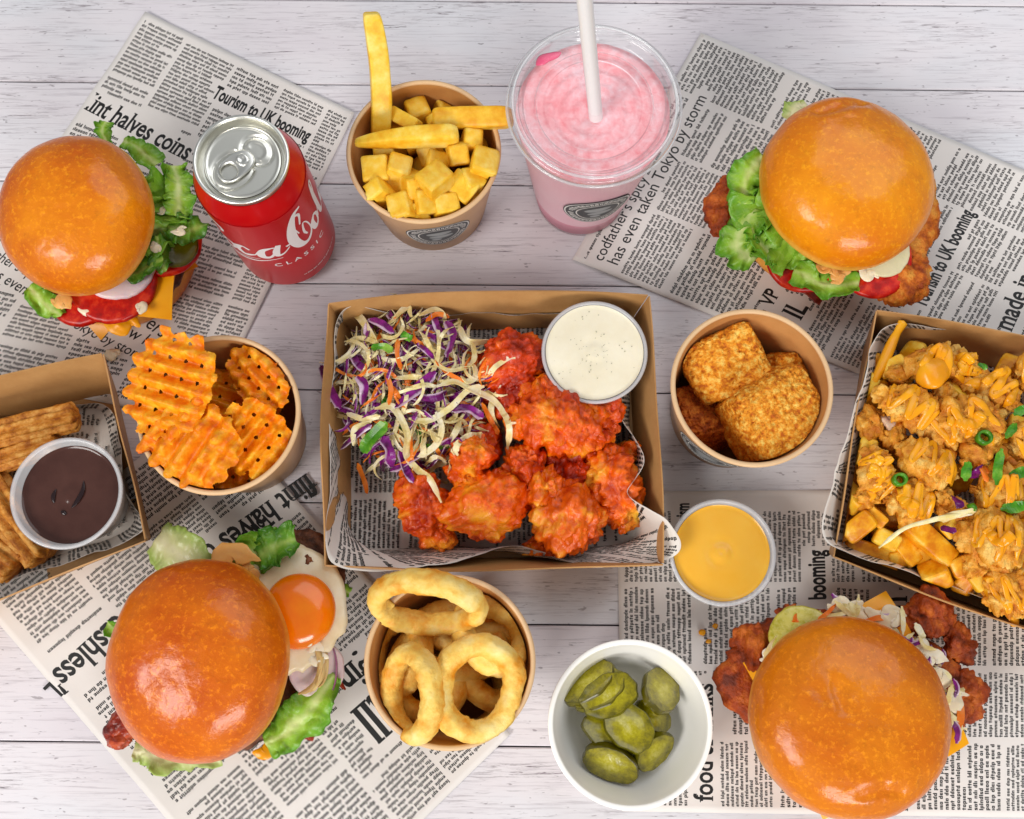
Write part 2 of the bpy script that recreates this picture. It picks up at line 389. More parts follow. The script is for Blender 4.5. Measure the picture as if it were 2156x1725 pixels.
MT['waffle'] = food('seasoned_waffle_fry', [(230, 112, 0), (246, 150, 8), (252, 190, 46)], 130, rough=0.42, bump=0.6, bscale=520, sss=.15, srad=(1, .5, .12))
MT['churro'] = food('churro_dough', [(160, 88, 16), (208, 136, 46), (234, 178, 92)], 160, rough=0.55, bump=0.9, bscale=700, bdist=.0009)
MT['ring'] = food('onion_ring_batter', [(234, 156, 40), (248, 208, 104), (252, 228, 150)], 55, detail=5, rough=0.45, bump=0.6, bscale=380, bdist=.0011, sss=.15)
MT['nugget'] = food('golden_crumb_coating', [(190, 92, 0), (240, 154, 24), (254, 212, 104)], 260, detail=6, rough=0.6, bump=1.0, bscale=600, bdist=.0016)
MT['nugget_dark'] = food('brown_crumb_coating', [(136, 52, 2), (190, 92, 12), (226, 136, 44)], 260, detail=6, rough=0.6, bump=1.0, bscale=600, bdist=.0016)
MT['wing'] = food('buffalo_glazed_wing', [(188, 42, 0), (240, 98, 0), (255, 166, 30)], 48, detail=6, rough=0.3, bump=0.9, bscale=300, bdist=.0016, coat=.16, sss=.08, spec=.35)
MT['wing_red'] = food('red_glazed_wing', [(150, 24, 0), (214, 62, 0), (246, 116, 8)], 48, detail=6, rough=0.3, bump=0.9, bscale=300, bdist=.0016, coat=.18, spec=.35)
MT['wing_gold'] = food('golden_wing_skin', [(184, 52, 0), (238, 104, 2), (252, 190, 56)], 42, detail=6, rough=0.32, bump=0.8, bscale=300, bdist=.0014, coat=.16, spec=.35)
MT['loaded'] = food('crispy_chicken_bite', [(204, 116, 18), (238, 168, 52), (252, 214, 122)], 80, detail=6, rough=0.45, bump=1.0, bscale=420, bdist=.0015, sss=.1)
MT['meat'] = food('chicken_meat', [(232, 196, 168), (246, 224, 204)], 120, rough=0.4, bump=.5, bscale=300, sss=.2)
MT['queso'] = food('cheese_sauce', [(244, 160, 14), (250, 184, 34)], 50, rough=0.24, bump=0.08, sss=.15, srad=(1, .5, .1))
MT['cab'] = food('white_cabbage', [(228, 206, 128), (244, 230, 172), (250, 244, 212)], 90, rough=0.28, bump=.15, sss=.25, srad=(1, .9, .5))
MT['purple'] = food('red_cabbage', [(74, 16, 62), (116, 26, 104), (164, 84, 158)], 130, rough=0.28, bump=.15, lo=.36, hi=.72)
def purple_mat():
    k = NT('red_cabbage'); v = k.coord(); c = k.ramp(k.noise(v, 130, 3), [(.36, (82, 10, 74)), (.62, (136, 26, 130))])
    w = k.attr('w'); c = k.mix(c, (228, 204, 224), k.ramp(k.math('ADD', w, k.math('MULTIPLY', k.math('SUBTRACT', k.noise(v, 70, 2), .5), 1.1)), [(.62, (0, 0, 0)), (.86, (225, 225, 225))]))
    k.set(Base_Color=c, Roughness=.26); k.sss(.1, (1, .5, 1), .002); return k.m
MT['purple'] = purple_mat()
MT['carrot'] = food('grated_carrot', [(236, 110, 22), (246, 142, 48)], 90, rough=0.3, bump=.15, sss=.2)
MT['herb'] = food('spring_onion', [(44, 112, 16), (80, 148, 30), (140, 188, 70)], 90, rough=0.3, bump=.15)
MT['ranch'] = food('herb_ranch_dip', [(234, 226, 200), (242, 236, 214)], 40, rough=0.3, bump=.15, bscale=120, sss=.2, srad=(1, .9, .6))
MT['fleck'] = plain('herb_fleck', (104, 112, 74), 0.6)
MT['choc'] = food('chocolate_dip', [(70, 43, 38), (82, 53, 47)], 40, rough=0.12, bump=.2, bscale=60)
MT['aioli'] = food('yellow_sauce', [(248, 186, 54), (251, 197, 74)], 30, rough=0.22, bump=.12, bscale=70, sss=.2)
MT['pickle'] = food('pickled_gherkin', [(100, 100, 2), (138, 136, 6), (176, 170, 26)], 75, rough=0.2, bump=.3, bscale=160, coat=.3, sss=.2, srad=(.7, 1, .1))
def pickle_mat():
    k = NT('pickled_gherkin'); v = k.coord(); q = k.attr('q'); nz = k.noise(v, 170, 6, 0.75)
    x = k.math('ADD', k.math('MULTIPLY', q, .75), k.math('MULTIPLY', k.math('SUBTRACT', nz, 0.42), 1.7))
    c = k.ramp(x, [(0.05, (194, 184, 84)), (0.34, (166, 156, 4)), (0.7, (132, 122, 0)), (1.0, (92, 86, 0))])
    k.set(Base_Color=c, Roughness=0.22, Coat_Weight=.4, Coat_Roughness=.1); k.bump(k.noise(v, 260, 4), .4, .0008); return k.m
MT['pickle'] = pickle_mat()
MT['pickle_skin'] = food('gherkin_skin', [(74, 70, 4), (104, 98, 8)], 75, rough=0.25, bump=.3, bscale=160, coat=.3)
MT['pickle_seed'] = food('gherkin_seeds', [(146, 142, 20), (168, 162, 40)], 120, rough=0.2, bump=.4, bscale=260, coat=.3)
MT['china'] = plain('white_china', (248, 246, 240), 0.18, coat=.3)
MT['clear'] = clear_mat('clear_cup_plastic', (255, 255, 255), 0.0, 0.06, 0.05)
MT['lid'] = clear_mat('clear_lid_plastic', (255, 255, 255), 0.05, 0.1)
MT['pot'] = clear_mat('frosted_pot_plastic', (255, 255, 255), 0.38, 0.2, 0.06)
MT['lid_edge'] = clear_mat('clear_lid_edge', (255, 255, 255), 0.3, 0.08, 0.5)
def shake_mat():
    k = NT('strawberry_milkshake'); v = k.coord(); a = k.noise(v, 34, 4, .6, .5); b = k.noise(v, 210, 4, .7)
    c = k.ramp(k.math('ADD', k.math('MULTIPLY', a, .6), k.math('MULTIPLY', b, .4)), [(.34, (240, 118, 128)), (.47, (248, 162, 170)), (.62, (253, 206, 214))])
    k.set(Base_Color=c, Roughness=0.3); k.bump(b, 0.6, 0.0014); return k.m
MT['shake_top'] = shake_mat()
MT['shake'] = food('milkshake_side', [(255, 204, 222), (255, 212, 228)], 30, rough=0.35, bump=0)
MT['shake_low'] = food('milkshake_settled', [(252, 160, 190), (252, 172, 200)], 30, rough=0.35, bump=0)
MT['syrup'] = plain('strawberry_syrup', (236, 70, 120), 0.2)
MT['straw'] = plain('white_straw', (236, 236, 236), 0.35)
MT['alu'] = plain('brushed_aluminium', (236, 235, 228), 0.3, metal=1.0)
MT['alu_lid'] = plain('aluminium_lid', (228, 227, 218), 0.36, metal=1.0)
def can_mat():
    k = NT('red_can_lacquer'); v = k.coord()
    k.set(Base_Color=lin((196, 2, 14)), Metallic=0.3, Roughness=0.34, Coat_Weight=0.22, Coat_Roughness=0.12, Specular_IOR_Level=.3)
    k.bump(k.noise(v, 500, 2), 0.05, 0.0003); return k.m
MT['can'] = can_mat()
MT['can_white'] = plain('can_white_print', (232, 226, 226), 0.3, coat=.3)
MT['yolk'] = food('egg_yolk', [(246, 116, 0), (250, 142, 4)], 30, rough=0.16, bump=.05, sss=.25, srad=(1, .4, .05), coat=.4)
MT['egg'] = food('egg_white', [(240, 222, 180), (248, 238, 212)], 70, rough=0.24, bump=.3, bscale=160, sss=.25, srad=(1, .9, .6))
MT['egg_brown'] = food('crisp_egg_edge', [(96, 44, 18), (150, 84, 36)], 120, rough=0.35, bump=.6)
# ------------------------------------------------------------------ table
rnd = random.Random(4)
ANG = R(-0.58)
def build_table():
    ux, uy = np.array((math.cos(ANG), math.sin(ANG), 0)), np.array((-math.sin(ANG), math.cos(ANG), 0))
    gaps = [P(700, y) @ uy for y in (178, 387, 597, 821, 1059, 1311, 1568)]
    w = 67.0
    gaps = [gaps[0] + 2 * w, gaps[0] + w] + gaps + [gaps[-1] - w, gaps[-1] - 2 * w]
    hx = 460.0
    V = np.array([ux * sx * hx + uy * yy + np.array((0, 0, z)) for z in (-12, -2.2) for yy in (gaps[0], gaps[-1]) for sx in (-1, 1)])
    t = obj('table_top', (V, [[0, 1, 3, 2], [4, 6, 7, 5], [0, 2, 6, 4], [1, 5, 7, 3], [0, 4, 5, 1], [2, 3, 7, 6]]), MT['groove'], smooth=False, kind='structure')
    t['label'] = 'white washed plank table top under all the food'
    for i in range(len(gaps) - 1):
        y1, y0 = gaps[i] - 0.5, gaps[i + 1] + 0.5
        xs = np.linspace(-hx, hx, 24)
        b = 0.7 if i != 3 else 1.5
        prof = [(y0, -2.0), (y0, -0.5), (y0 + 0.7, 0), (y1 - b, 0), (y1, -0.5), (y1, -2.0)]
        V = []
        for x in xs:
            for k, (yy, zz) in enumerate(prof):
                wob = 0.18 * n1([x * 0.02 + (0 if k < 3 else 50) + i * 9], i)[0]
                V.append(ux * x + uy * (yy + wob) + np.array((0, 0, zz)))
        obj('plank', (np.array(V), grid_faces(len(xs), len(prof), cv=True)), MT['wood'], t, smooth=False)
    return t
TABLE = build_table()

# ------------------------------------------------------------------ print
_txt = {}
def text_mesh(s, bold=0.0, serif=False, res=3):
    """outline letters as a flat mesh, height of a capital = about 0.73"""
    key = (s, bold, serif)
    if key in _txt: return _txt[key]
    cu = bpy.data.curves.new('t', 'FONT'); cu.body = s; cu.size = 1.0; cu.resolution_u = res; cu.offset = bold; cu.fill_mode = 'FRONT'
    o = bpy.data.objects.new('t', cu); SC.collection.objects.link(o); bpy.context.view_layer.update()
    me = bpy.data.meshes.new_from_object(o.evaluated_get(bpy.context.evaluated_depsgraph_get()))
    V = np.array([v.co[:] for v in me.vertices], float).reshape(-1, 3); F = [list(p.vertices) for p in me.polygons]
    if serif and len(V):
        cnt = {}
        for f in F:
            for a, b in zip(f, f[1:] + f[:1]): cnt[(min(a, b), max(a, b))] = cnt.get((min(a, b), max(a, b)), 0) + 1
        bars = []
        for (a, b), c in cnt.items():
            if c != 1: continue
            (x0, y0), (x1, y1) = sorted((tuple(V[a, :2]), tuple(V[b, :2])))
            if abs(y0 - y1) < 0.012 and 0.04 < x1 - x0 < 0.2:
                if abs(y0) < 0.03: bars.append((x0 - .05, y0, x1 + .05, y0 + .04))
                elif y0 > 0.4: bars.append((x0 - .06, y0 - .04, x1 + .01, y0))
        for x0, y0, x1, y1 in bars:
            n = len(V); V = np.vstack([V, [(x0, y0, .01), (x1, y0, .01), (x1, y1, .01), (x0, y1, .01)]]); F.append([n, n + 1, n + 2, n + 3])
    bpy.data.objects.remove(o); bpy.data.curves.remove(cu); bpy.data.meshes.remove(me)
    _txt[key] = (V, F); return _txt[key]

GL = [  # letter-like marks of body print too small to read: strokes (x0,y0,x1,y1) in x-heights, and the advance
    ([(0, 0, .3, 1), (.62, 0, .92, 1), (.1, .74, .85, 1)], 1.2), ([(0, .1, .3, .9), (.6, .1, .9, .9), (.1, .74, .8, 1), (.1, 0, .8, .26)], 1.2),
    ([(0, 0, .32, 1.5)], .6), ([(0, 0, .32, 1)], .6), ([(.12, 0, .42, 1.35), (-.08, .74, .66, 1)], .9),
    ([(0, .1, .3, .9), (.1, .76, .85, 1), (.1, .4, .85, .6), (.1, 0, .85, .22)], 1.15), ([(0, -.45, .3, 1), (.62, .1, .92, .9), (.1, .74, .8, 1), (.1, 0, .8, .24)], 1.2),
    ([(.6, 0, .9, 1.5), (0, .1, .3, .9), (.1, .74, .7, 1), (.1, 0, .7, .24)], 1.2), ([(0, .5, .3, 1), (.5, 0, .8, .5), (0, .76, .8, 1), (0, .38, .8, .6), (0, 0, .8, .22)], 1.1)]
GL = [([(a - .04, b - .03, c + .05, d + .03) for a, b, c, d in g], w) for g, w in GL]
def body_print(fmap, x0, y0, w, h, rg, xh=1.35, pitch=3.2, avoid=(), lift=0.12, ragged=0.07):
    """rows of tiny print inside a block; fmap(s,t)->xyz on the sheet"""
    Q = []; y = y0 + pitch
    while y < y0 + h:
        x = x0; end = x0 + w * (1 if rg.random() > ragged else rg.uniform(.3, .8))
        while x < end:
            nl = rg.choice((2, 3, 3, 4, 5, 5, 6, 7, 8)); ww = []; cx = x
            for _ in range(nl):
                g, ad = rg.choice(GL)
                if cx + ad * xh > end: break
                ww += [(cx + a * xh, y - b * xh, cx + c * xh, y - d * xh) for a, b, c, d in g]; cx += ad * xh
            if ww and not any(av(0.5 * (x + cx), y) for av in avoid): Q += ww
            x = cx + .75 * xh if ww else end
        y += pitch
    return Q
def quads_on(fmap, Q, lift):
    if not Q: return np.zeros((0, 3)), []
    q = np.array(Q); s = np.stack([q[:, 0], q[:, 2], q[:, 2], q[:, 0]], 1).ravel(); t = np.stack([q[:, 1], q[:, 1], q[:, 3], q[:, 3]], 1).ravel()
    V = fmap(s, t, lift); return V, np.arange(len(V)).reshape(-1, 4).tolist()

class Sheet:
    """a sheet of newsprint lying on the table: O text start corner, A along the lines, B down the page, C opposite (frame positions)"""
    def __init__(s, O, A, B, C, z0, seed, amp=1.5):
        s.c = PP(O, A, B, C); s.W = 0.5 * (np.linalg.norm(s.c[1] - s.c[0]) + np.linalg.norm(s.c[3] - s.c[2]))
        s.H = 0.5 * (np.linalg.norm(s.c[2] - s.c[0]) + np.linalg.norm(s.c[3] - s.c[1])); s.z0, s.seed, s.amp = z0, seed, amp
    def xy(s, a, b):
        a = np.asarray(a)[..., None]; b = np.asarray(b)[..., None]
        return s.c[0] * (1 - a) * (1 - b) + s.c[1] * a * (1 - b) + s.c[2] * (1 - a) * b + s.c[3] * a * b
    def at(s, ss, tt, lift=0.0):
        a, b = np.asarray(ss) / s.W, np.asarray(tt) / s.H; p = s.xy(a, b); sh = p.shape
        q = p.reshape(-1, 3); z = s.z0 + s.amp * (0.5 + 0.5 * fbm(q * (1, 1, 0), 0.018, s.seed, 2))
        e = np.minimum(np.minimum(a, 1 - a) * s.W, np.minimum(b, 1 - b) * s.H).reshape(-1)
        z = z + 1.3 * np.clip(1 - e / 14.0, 0, 1) ** 2 * (0.5 + 0.5 * fbm(q * (1, 1, 0), 0.03, s.seed + 5, 2))
        q = q.copy(); q[:, 2] = z + lift; return q.reshape(sh)
    def inv(s, px, py):
        w = P(px, py, s.z0); a = b = 0.5
        for _ in range(12):
            p = s.xy(a, b); e = 1e-4; da = (s.xy(a + e, b) - p)[:2] / e; db = (s.xy(a, b + e) - p)[:2] / e
            d = np.linalg.solve(np.stack([da, db], 1), (w - p)[:2]); a += d[0]; b += d[1]
        return a * s.W, b * s.H
def newspaper(label, sh, heads, seed, colw=44.0, xh=1.55, pitch=3.35):
    rg = random.Random(seed); nu, nv = max(12, int(sh.W / 4)), max(12, int(sh.H / 4))
    jag = lambda k, x: 0.35 * n1(x * 0.6 + k * 31, seed)
    def f(u, v):
        ss = u * sh.W; tt = v * sh.H
        return sh.at(ss, tt)
    o = obj('newspaper_sheet', slab(lambda u, v: f(u, v), nu, nv, 0.09), MT['paper'], label=label, cat='newspaper', group='newspaper sheets under the food')
    boxes = []
    for i, (txt, p0, p1, kind) in enumerate(heads):
        (s0, t0), (s1, t1) = sh.inv(*p0), sh.inv(*p1); V, F = text_mesh(txt, {'h': .02, 'b': .035, 's': .004}[kind], kind == 'h')
        L = V[:, 0].max() - V[:, 0].min(); ln = math.hypot(s1 - s0, t1 - t0); cx = .58 if kind == 'b' else (.74 if kind == 'h' else .9); sz = ln / (L * cx)
        ca, sa = (s1 - s0) / ln, (t1 - t0) / ln
        lx = (V[:, 0] - V[:, 0].min()) * cx * sz; ly = V[:, 1] * sz
        Vw = sh.at(s0 + lx * ca + ly * sa, t0 + lx * sa - ly * ca, 0.15)
        h = obj('headline', (Vw, F), MT['ink'], o, smooth=False)
        def av(x, y, s0=s0, t0=t0, ca=ca, sa=sa, ln=ln, sz=sz):
            dx, dy = x - s0, y - t0; a = dx * ca + dy * sa; b = -dx * sa + dy * ca
            return -4 < a < ln + 4 and -sz * .85 < b < sz * .38
        boxes.append(av)
    Q, G = [], []; x = 4.0; ci = 0
    while x < sh.W - 12:
        cw = min(colw * rg.uniform(.85, 1.2), sh.W - x - 3); y = 2.0 + rg.uniform(0, 4)
        while y < sh.H - 8:
            bh = rg.uniform(26, 70); bh = min(bh, sh.H - y - 3)
            big = rg.random()
            if False:
                (Q if rg.random() < .7 else G).extend(body_print(None, x, y, cw, 9, rg, 2.6, 5.2, boxes)); y += 10; bh -= 12
            k = rg.choice((.92, 1, 1, 1.1))
            (Q if rg.random() < .85 else G).extend(body_print(None, x, y, cw, bh, rg, xh * k, pitch * k, boxes)); y += bh + rg.uniform(2, 4)
        x += cw + rg.uniform(2.6, 4)
    fm = lambda a, b, l: sh.at(a, b, l)
    for q, m in ((Q, 'ink'), (G, 'ink_grey')):
        if q: obj('body_print', quads_on(fm, q, 0.14), MT[m], o, smooth=False, kind='stuff')
    return o
newspaper('newspaper sheet under the cheeseburger and red can', Sheet((308, 28), (748, 240), (-192, 769), (430, 890), 0.25, 11),
    [('lint halves coins', (178, 230), (392, 338), 'h'), ('Tourism to UK booming', (446, 206), (648, 300), 'b'), ('codfather\'s spicy', (-60, 520), (90, 600), 's'),
     ('has even taken', (-30, 575), (110, 655), 's'), ('Tokyo by storm', (138, 682), (300, 762), 's'), ('now he', (238, 692), (324, 738), 's'), ('lovers', (270, 662), (340, 712), 's')], 3, 38, 1.5, 3.2)
newspaper('newspaper sheet under the crispy chicken burger with lettuce', Sheet((1205, 548), (1475, 72), (2150, 926), (2400, 465), 0.25, 12),
    [('codfather\'s spicy', (1268, 552), (1365, 378), 's'), ('has even taken Tokyo by storm', (1300, 560), (1488, 208), 's'), ('Tourism to UK booming', (1946, 650), (2050, 450), 'b'),
     ('made in', (2128, 700), (2180, 585), 'h'), ('VP', (1622, 650), (1642, 618), 'h'), ('IL', (1684, 676), (1702, 648), 'h')], 5, 46)
newspaper('newspaper sheet under the fried egg burger', Sheet((1075, 1545), (600, 2010), (440, 850), (-60, 1245), 0.4, 13),
    [('cashless\'', (246, 1292), (100, 1424), 'h'), ('L', (108, 1434), (92, 1450), 'h'), ('flint halves coins', (650, 996), (350, 1206), 'h'), ('all', (800, 1448), (738, 1502), 'h'), ('gin', (764, 1372), (704, 1422), 'h'), ('Tourism to', (560, 1080), (470, 1160), 'b')], 8, 44)
newspaper('newspaper sheet under the slaw burger and the yellow sauce pot', Sheet((1310, 1708), (1298, 1035), (2330, 1724), (2330, 1030), 0.25, 14, 0.6),
    [('food & drinks', (1500, 1690), (1500, 1440), 'h'), ('booming', (1738, 1262), (1734, 1158), 'b'), ('in', (1908, 1300), (1908, 1255), 'h'), ('Tourism', (1450, 1135), (1450, 1060), 'b'), ('made', (1910, 1708), (1908, 1640), 'h')], 21, 44, 1.55, 3.35)
# ------------------------------------------------------------------ containers
def circle_path(r, z, c, n=72):
    a = np.linspace(0, 2 * math.pi, n, endpoint=False); return np.stack([c[0] + r * np.cos(a), c[1] + r * np.sin(a), np.full(n, z)], 1)
def logo(parent, c, rfun, phi, zc, rad, tilt=0.0, sy=1.0):
    """round black badge with a ring of light lettering marks and a pale leaf-like emblem, printed on a round wall"""
    def m(a, b, lift):
        a = np.asarray(a, float); b = np.asarray(b, float) * sy; ct, st = math.cos(tilt), math.sin(tilt)
        a, b = a * ct - b * st, a * st + b * ct
        z = zc + b; r = rfun(z); ph = phi + a / rfun(zc)
        return np.stack([c[0] + (r + lift) * np.cos(ph), c[1] + (r + lift) * np.sin(ph), z], 1)
    def disc(r0, r1, lift, n=48, k=6, ex=1.0, cx=0, cy=0):
        th = np.linspace(0, 2 * math.pi, n, endpoint=False); rr = np.linspace(r0, r1, k)
        A = (np.outer(np.cos(th), rr) * ex + cx).ravel(); B = (np.outer(np.sin(th), rr) + cy).ravel()
        return m(A, B, lift), grid_faces(n, k, cu=True)
    o = obj('badge', disc(0.01, rad, 0.12), MT['label_black'], parent)
    parts = [disc(rad * .93, rad * .97, 0.18), disc(rad * .60, rad * .635, 0.18)]
    Q = []
    for k in range(40):
        if k % 20 == 19: continue
        th = 2 * math.pi * k / 40; w = rad * .042; h = rad * (.17 if k % 3 else .12)
        cs, sn = math.cos(th), math.sin(th); r0 = rad * .78
        for sx0, sx1, sy0, sy1 in ((-w, -w * .3, -h / 2, h / 2), (w * .3, w, -h / 2, h / 2), (-w, w, h * .2, h * .5)):
            Q.append([((r0 + yy) * cs - xx * sn, (r0 + yy) * sn + xx * cs) for xx, yy in ((sx0, sy0), (sx1, sy0), (sx1, sy1), (sx0, sy1))])
    q = np.array(Q).reshape(-1, 2); parts.append((m(q[:, 0], q[:, 1], 0.2), np.arange(len(q)).reshape(-1, 4).tolist()))
    obj('lettering_ring', merge(*parts), MT['label_white'], o, smooth=False)
    em = [disc(0.01, rad * .17, 0.2, 24, 3, 2.2, 0, rad * .2), disc(0.01, rad * .14, 0.2, 24, 3, 2.6, rad * .05, -rad * .12), disc(0.01, rad * .1, 0.2, 24, 3, 1.6, -rad * .1, -rad * .38)]
    obj('emblem', merge(*em), MT['label_grey'], o, smooth=False)
def paper_cup(label, px, py, rim_r=47.0, h=77.0, base_r=37.0, group='kraft paper cups', badge=None, tilt=(0, 0)):
    top = P(px, py, h); c = np.array((top[0], top[1], 0.4)); t = thing('paper_cup', label, 'paper cup', c, group)
    rf = lambda z: base_r + (rim_r - base_r) * z / h
    n = 96
    obj('cup_wall', lathe([(base_r - 1.0, 0.2), (base_r, 0), (rf(h - 1.2), h - 1.2)], c, n), MT['kraft_cup'], t)
    obj('cup_lining', lathe([(0.01, 6), (rf(6) - 1.2, 6), (rf(h) - 1.4, h - .6)], c, n), MT['kraft_in'], t)
    a = np.linspace(0, 2 * math.pi, 9, endpoint=False)
    obj('rolled_rim', lathe([(rim_r - .1 + 1.55 * math.cos(x), h - .6 + 1.4 * math.sin(x)) for x in np.append(a, a[0])], c, n), MT['kraft_rim'], t)
    ph = math.atan2(-c[1], -c[0]) if badge is None else badge
    sp = ph + 1.3
    obj('side_seam', slab(lambda u, v: np.stack([c[0] + (rf(v * (h - 3)) + .25) * np.cos(sp + u * .05), c[1] + (rf(v * (h - 3)) + .25) * np.sin(sp + u * .05), c[2] + .5 + v * (h - 3)], 2), 3, 8, .2), MT['kraft_cup'], t)
    logo(t, c, lambda z: rf(np.asarray(z) - c[2]), ph, c[2] + h * .5, 22)
    return t, c
CUP1, C1 = paper_cup('kraft paper cup of thick-cut chips, beside the red can', 892, 318)
CUP2, C2 = paper_cup('kraft paper cup holding crumbed chicken bites', 1583, 815, badge=R(238))
CUP3, C3 = paper_cup('kraft paper cup of lattice fries', 461, 872, badge=R(60))
CUP4, C4 = paper_cup('kraft paper cup of battered onion rings', 947, 1393, badge=R(120))

def tray(label, corners, h, inset, bows, th=0.9):
    """corners: rim positions TL, TR, BR, BL in the frame; bows: outward bow of each wall's rim in mm (top, right, bottom, left)"""
    rim = np.array([P(x, y, h) for x, y in corners]); cen = rim.mean(0)
    base = rim + unit((cen - rim) * (1, 1, 0)) * inset * 1.41; base[:, 2] = 1.0
    t = thing('kraft_tray', label, 'food tray', (cen[0], cen[1], 0.5), 'kraft card trays')
    def fl(u, v): u = u[..., None]; v = v[..., None]; return base[3] * (1 - u) * (1 - v) + base[2] * u * (1 - v) + base[0] * (1 - u) * v + base[1] * u * v
    obj('tray_base', slab(fl, 20, 20, .5), MT['kraft_tray'], t, smooth=False)
    for k in range(4):
        a, b = k, (k + 1) % 4; out = unit(np.cross(rim[b] - rim[a], (0, 0, 1.0))) * -1.0
        if out @ (rim[a] - cen) < 0: out = -out
        def f(u, v, a=a, b=b, out=out, k=k):
            U = u[..., None]; W = v[..., None]
            lo = base[a] * (1 - U) + base[b] * U; hi = rim[a] * (1 - U) + rim[b] * U
            p = lo * (1 - W) + hi * W
            p = p + out * (bows[k] * np.sin(math.pi * U) * W ** 1.2 + .6 * np.sin(U * 9 + k) * W)
            p[..., 2] += 1.2 * np.sin(u * 5 + k * 2) * v * np.sin(math.pi * u); return p
        g = f if np.cross(rim[b] - rim[a], (0, 0, 1.0)) @ (cen - rim[a]) > 0 else f
        o = obj('tray_wall', slab(f, 30, 10, th), MT['kraft_tray'], t)
        m = o.modifiers.new('edge', 'EDGE_SPLIT'); m.split_angle = R(40)
    return t, rim, base
TR1, RIM1, BASE1 = tray('kraft card tray of saucy wings and slaw in the middle', ((692, 641), (1364, 624), (1396, 1186), (686, 1192)), 45, 8, (6, 2, 3, 3))
TR2, RIM2, BASE2 = tray('kraft card tray of churros at the left edge', ((-330, 868), (214, 747), (305, 1136), (-290, 1372)), 52, 11, (1, 0, 1, 0))
TR3, RIM3, BASE3 = tray('kraft card tray of loaded chips at the right edge', ((1846, 655), (2420, 757), (2395, 1402), (1757, 1174)), 46, 9, (1, 0, 2, 1))

def liner(label, base_loop, top_loop, seed, n=220, nz=14, noise=1.5):
    """paper lining: flat on the tray base, standing up to a wavy top edge.  loops: (x, y, z) frame positions in the same order"""
    B = catmull_closed(np.array([P(*p) for p in base_loop]), n); T = catmull_closed(np.array([P(*p) for p in top_loop]), n)
    cen = B.mean(0); rings = []
    for k in range(6): rings.append(cen + (B - cen) * (k + 0.02) / 6)
    w = np.linspace(0, 1, nz)
    for x in w:
        q = B * (1 - x) + T * x; q[:, 2] = B[:, 2] + (T[:, 2] - B[:, 2]) * x ** 0.8; rings.append(q)
    G = np.array(rings); nr = len(G)
    flat = G.reshape(-1, 3); flat = flat + np.stack([fbm(flat, .06, seed, 2), fbm(flat, .06, seed + 3, 2), 0.7 * fbm(flat, .05, seed + 6, 2)], 1) * noise
    G = flat.reshape(nr, n, 3)
    V = flat; F = grid_faces(nr, n, cv=True)
    o = obj('paper_liner', (V, F), MT['paper_in'], label=label, cat='paper liner', group='newsprint liners in the trays')
    m = o.modifiers.new('thickness', 'SOLIDIFY'); m.thickness = 0.00012; m.offset = 0
    # print: walls (rows run up the wall) and base
    rg = random.Random(seed); Gc = np.concatenate([G, G[:, :1]], 1)
    per = np.concatenate([[0], np.cumsum(np.linalg.norm(np.diff(Gc[5 + nz // 2], axis=0), axis=1))]); Ltot = per[-1]
    du = np.gradient(Gc, axis=1); dr = np.gradient(Gc, axis=0); NN = unit(np.cross(dr, du)); NN *= np.where(NN[..., 2:3] < 0, -1, 1)
    hh = np.linalg.norm(G[-1] - G[6], axis=1).mean()
    def wall(side):
        def fm(s, t, lift):      # s up the wall, t along the loop
            col = np.interp(np.mod(t, Ltot), per, np.arange(n + 1)); row = 6 + np.clip(s / hh, 0, 1) * (nz - 1)
            i = np.clip(row.astype(int), 0, nr - 2); j = np.clip(col.astype(int), 0, n - 1); fi = (row - i)[:, None]; fj = (col - j)[:, None]
            def bi(A): return A[i, j] * (1 - fi) * (1 - fj) + A[i + 1, j] * fi * (1 - fj) + A[i, j + 1] * (1 - fi) * fj + A[i + 1, j + 1] * fi * fj
            N = bi(NN); p = bi(Gc); cdir = (cen - p) * (1, 1, 0); N = N * np.where(((N * cdir).sum(1) < 0) & (np.abs(N[:, 2]) < .6), -1, 1)[:, None]
            return p + N * lift * side
        return fm
    Q = []; t = 0.0
    while t < Ltot - 8:
        w = rg.uniform(18, 40)
        if t + w > Ltot: w = Ltot - t
        Q += body_print(None, 1, t, hh * .96, w, rg, 1.5, 3.1, ragged=.25); t += w + rg.uniform(3, 6)
    obj('body_print', merge(quads_on(wall(1), Q, .16), quads_on(wall(-1), Q, .16)), MT['ink'], o, smooth=False, kind='stuff')
    Q = []; c2 = B[:, :2]; mn, mx = c2.min(0), c2.max(0)
    from_c = unit(B[:, :2] - cen[:2]); ang = np.arctan2(from_c[:, 1], from_c[:, 0]); od = np.argsort(ang); rads = np.linalg.norm(c2 - cen[:2], axis=1)
    def outside(y, x):
        d = np.array((x + mn[0], y + mn[1])) - cen[:2]; return np.linalg.norm(d) > np.interp(math.atan2(d[1], d[0]), ang[od], rads[od]) - 3
    x = 3.0
    while x < mx[0] - mn[0] - 4:
        w = rg.uniform(24, 44); y = 2.0
        while y < mx[1] - mn[1] - 4:
            hgt = rg.uniform(28, 46); Q += body_print(None, y, x, hgt, w, rg, 1.35, 3.1, (outside,)); y += hgt + 4
        x += w + 4
    zb = lambda s, t, l: np.stack([mn[0] + t, mn[1] + s, np.full(len(s), B[:, 2].mean() + .62 + l)], 1)
    obj('body_print', quads_on(zb, Q, .45), MT['ink'], o, smooth=False, kind='stuff')
    return o
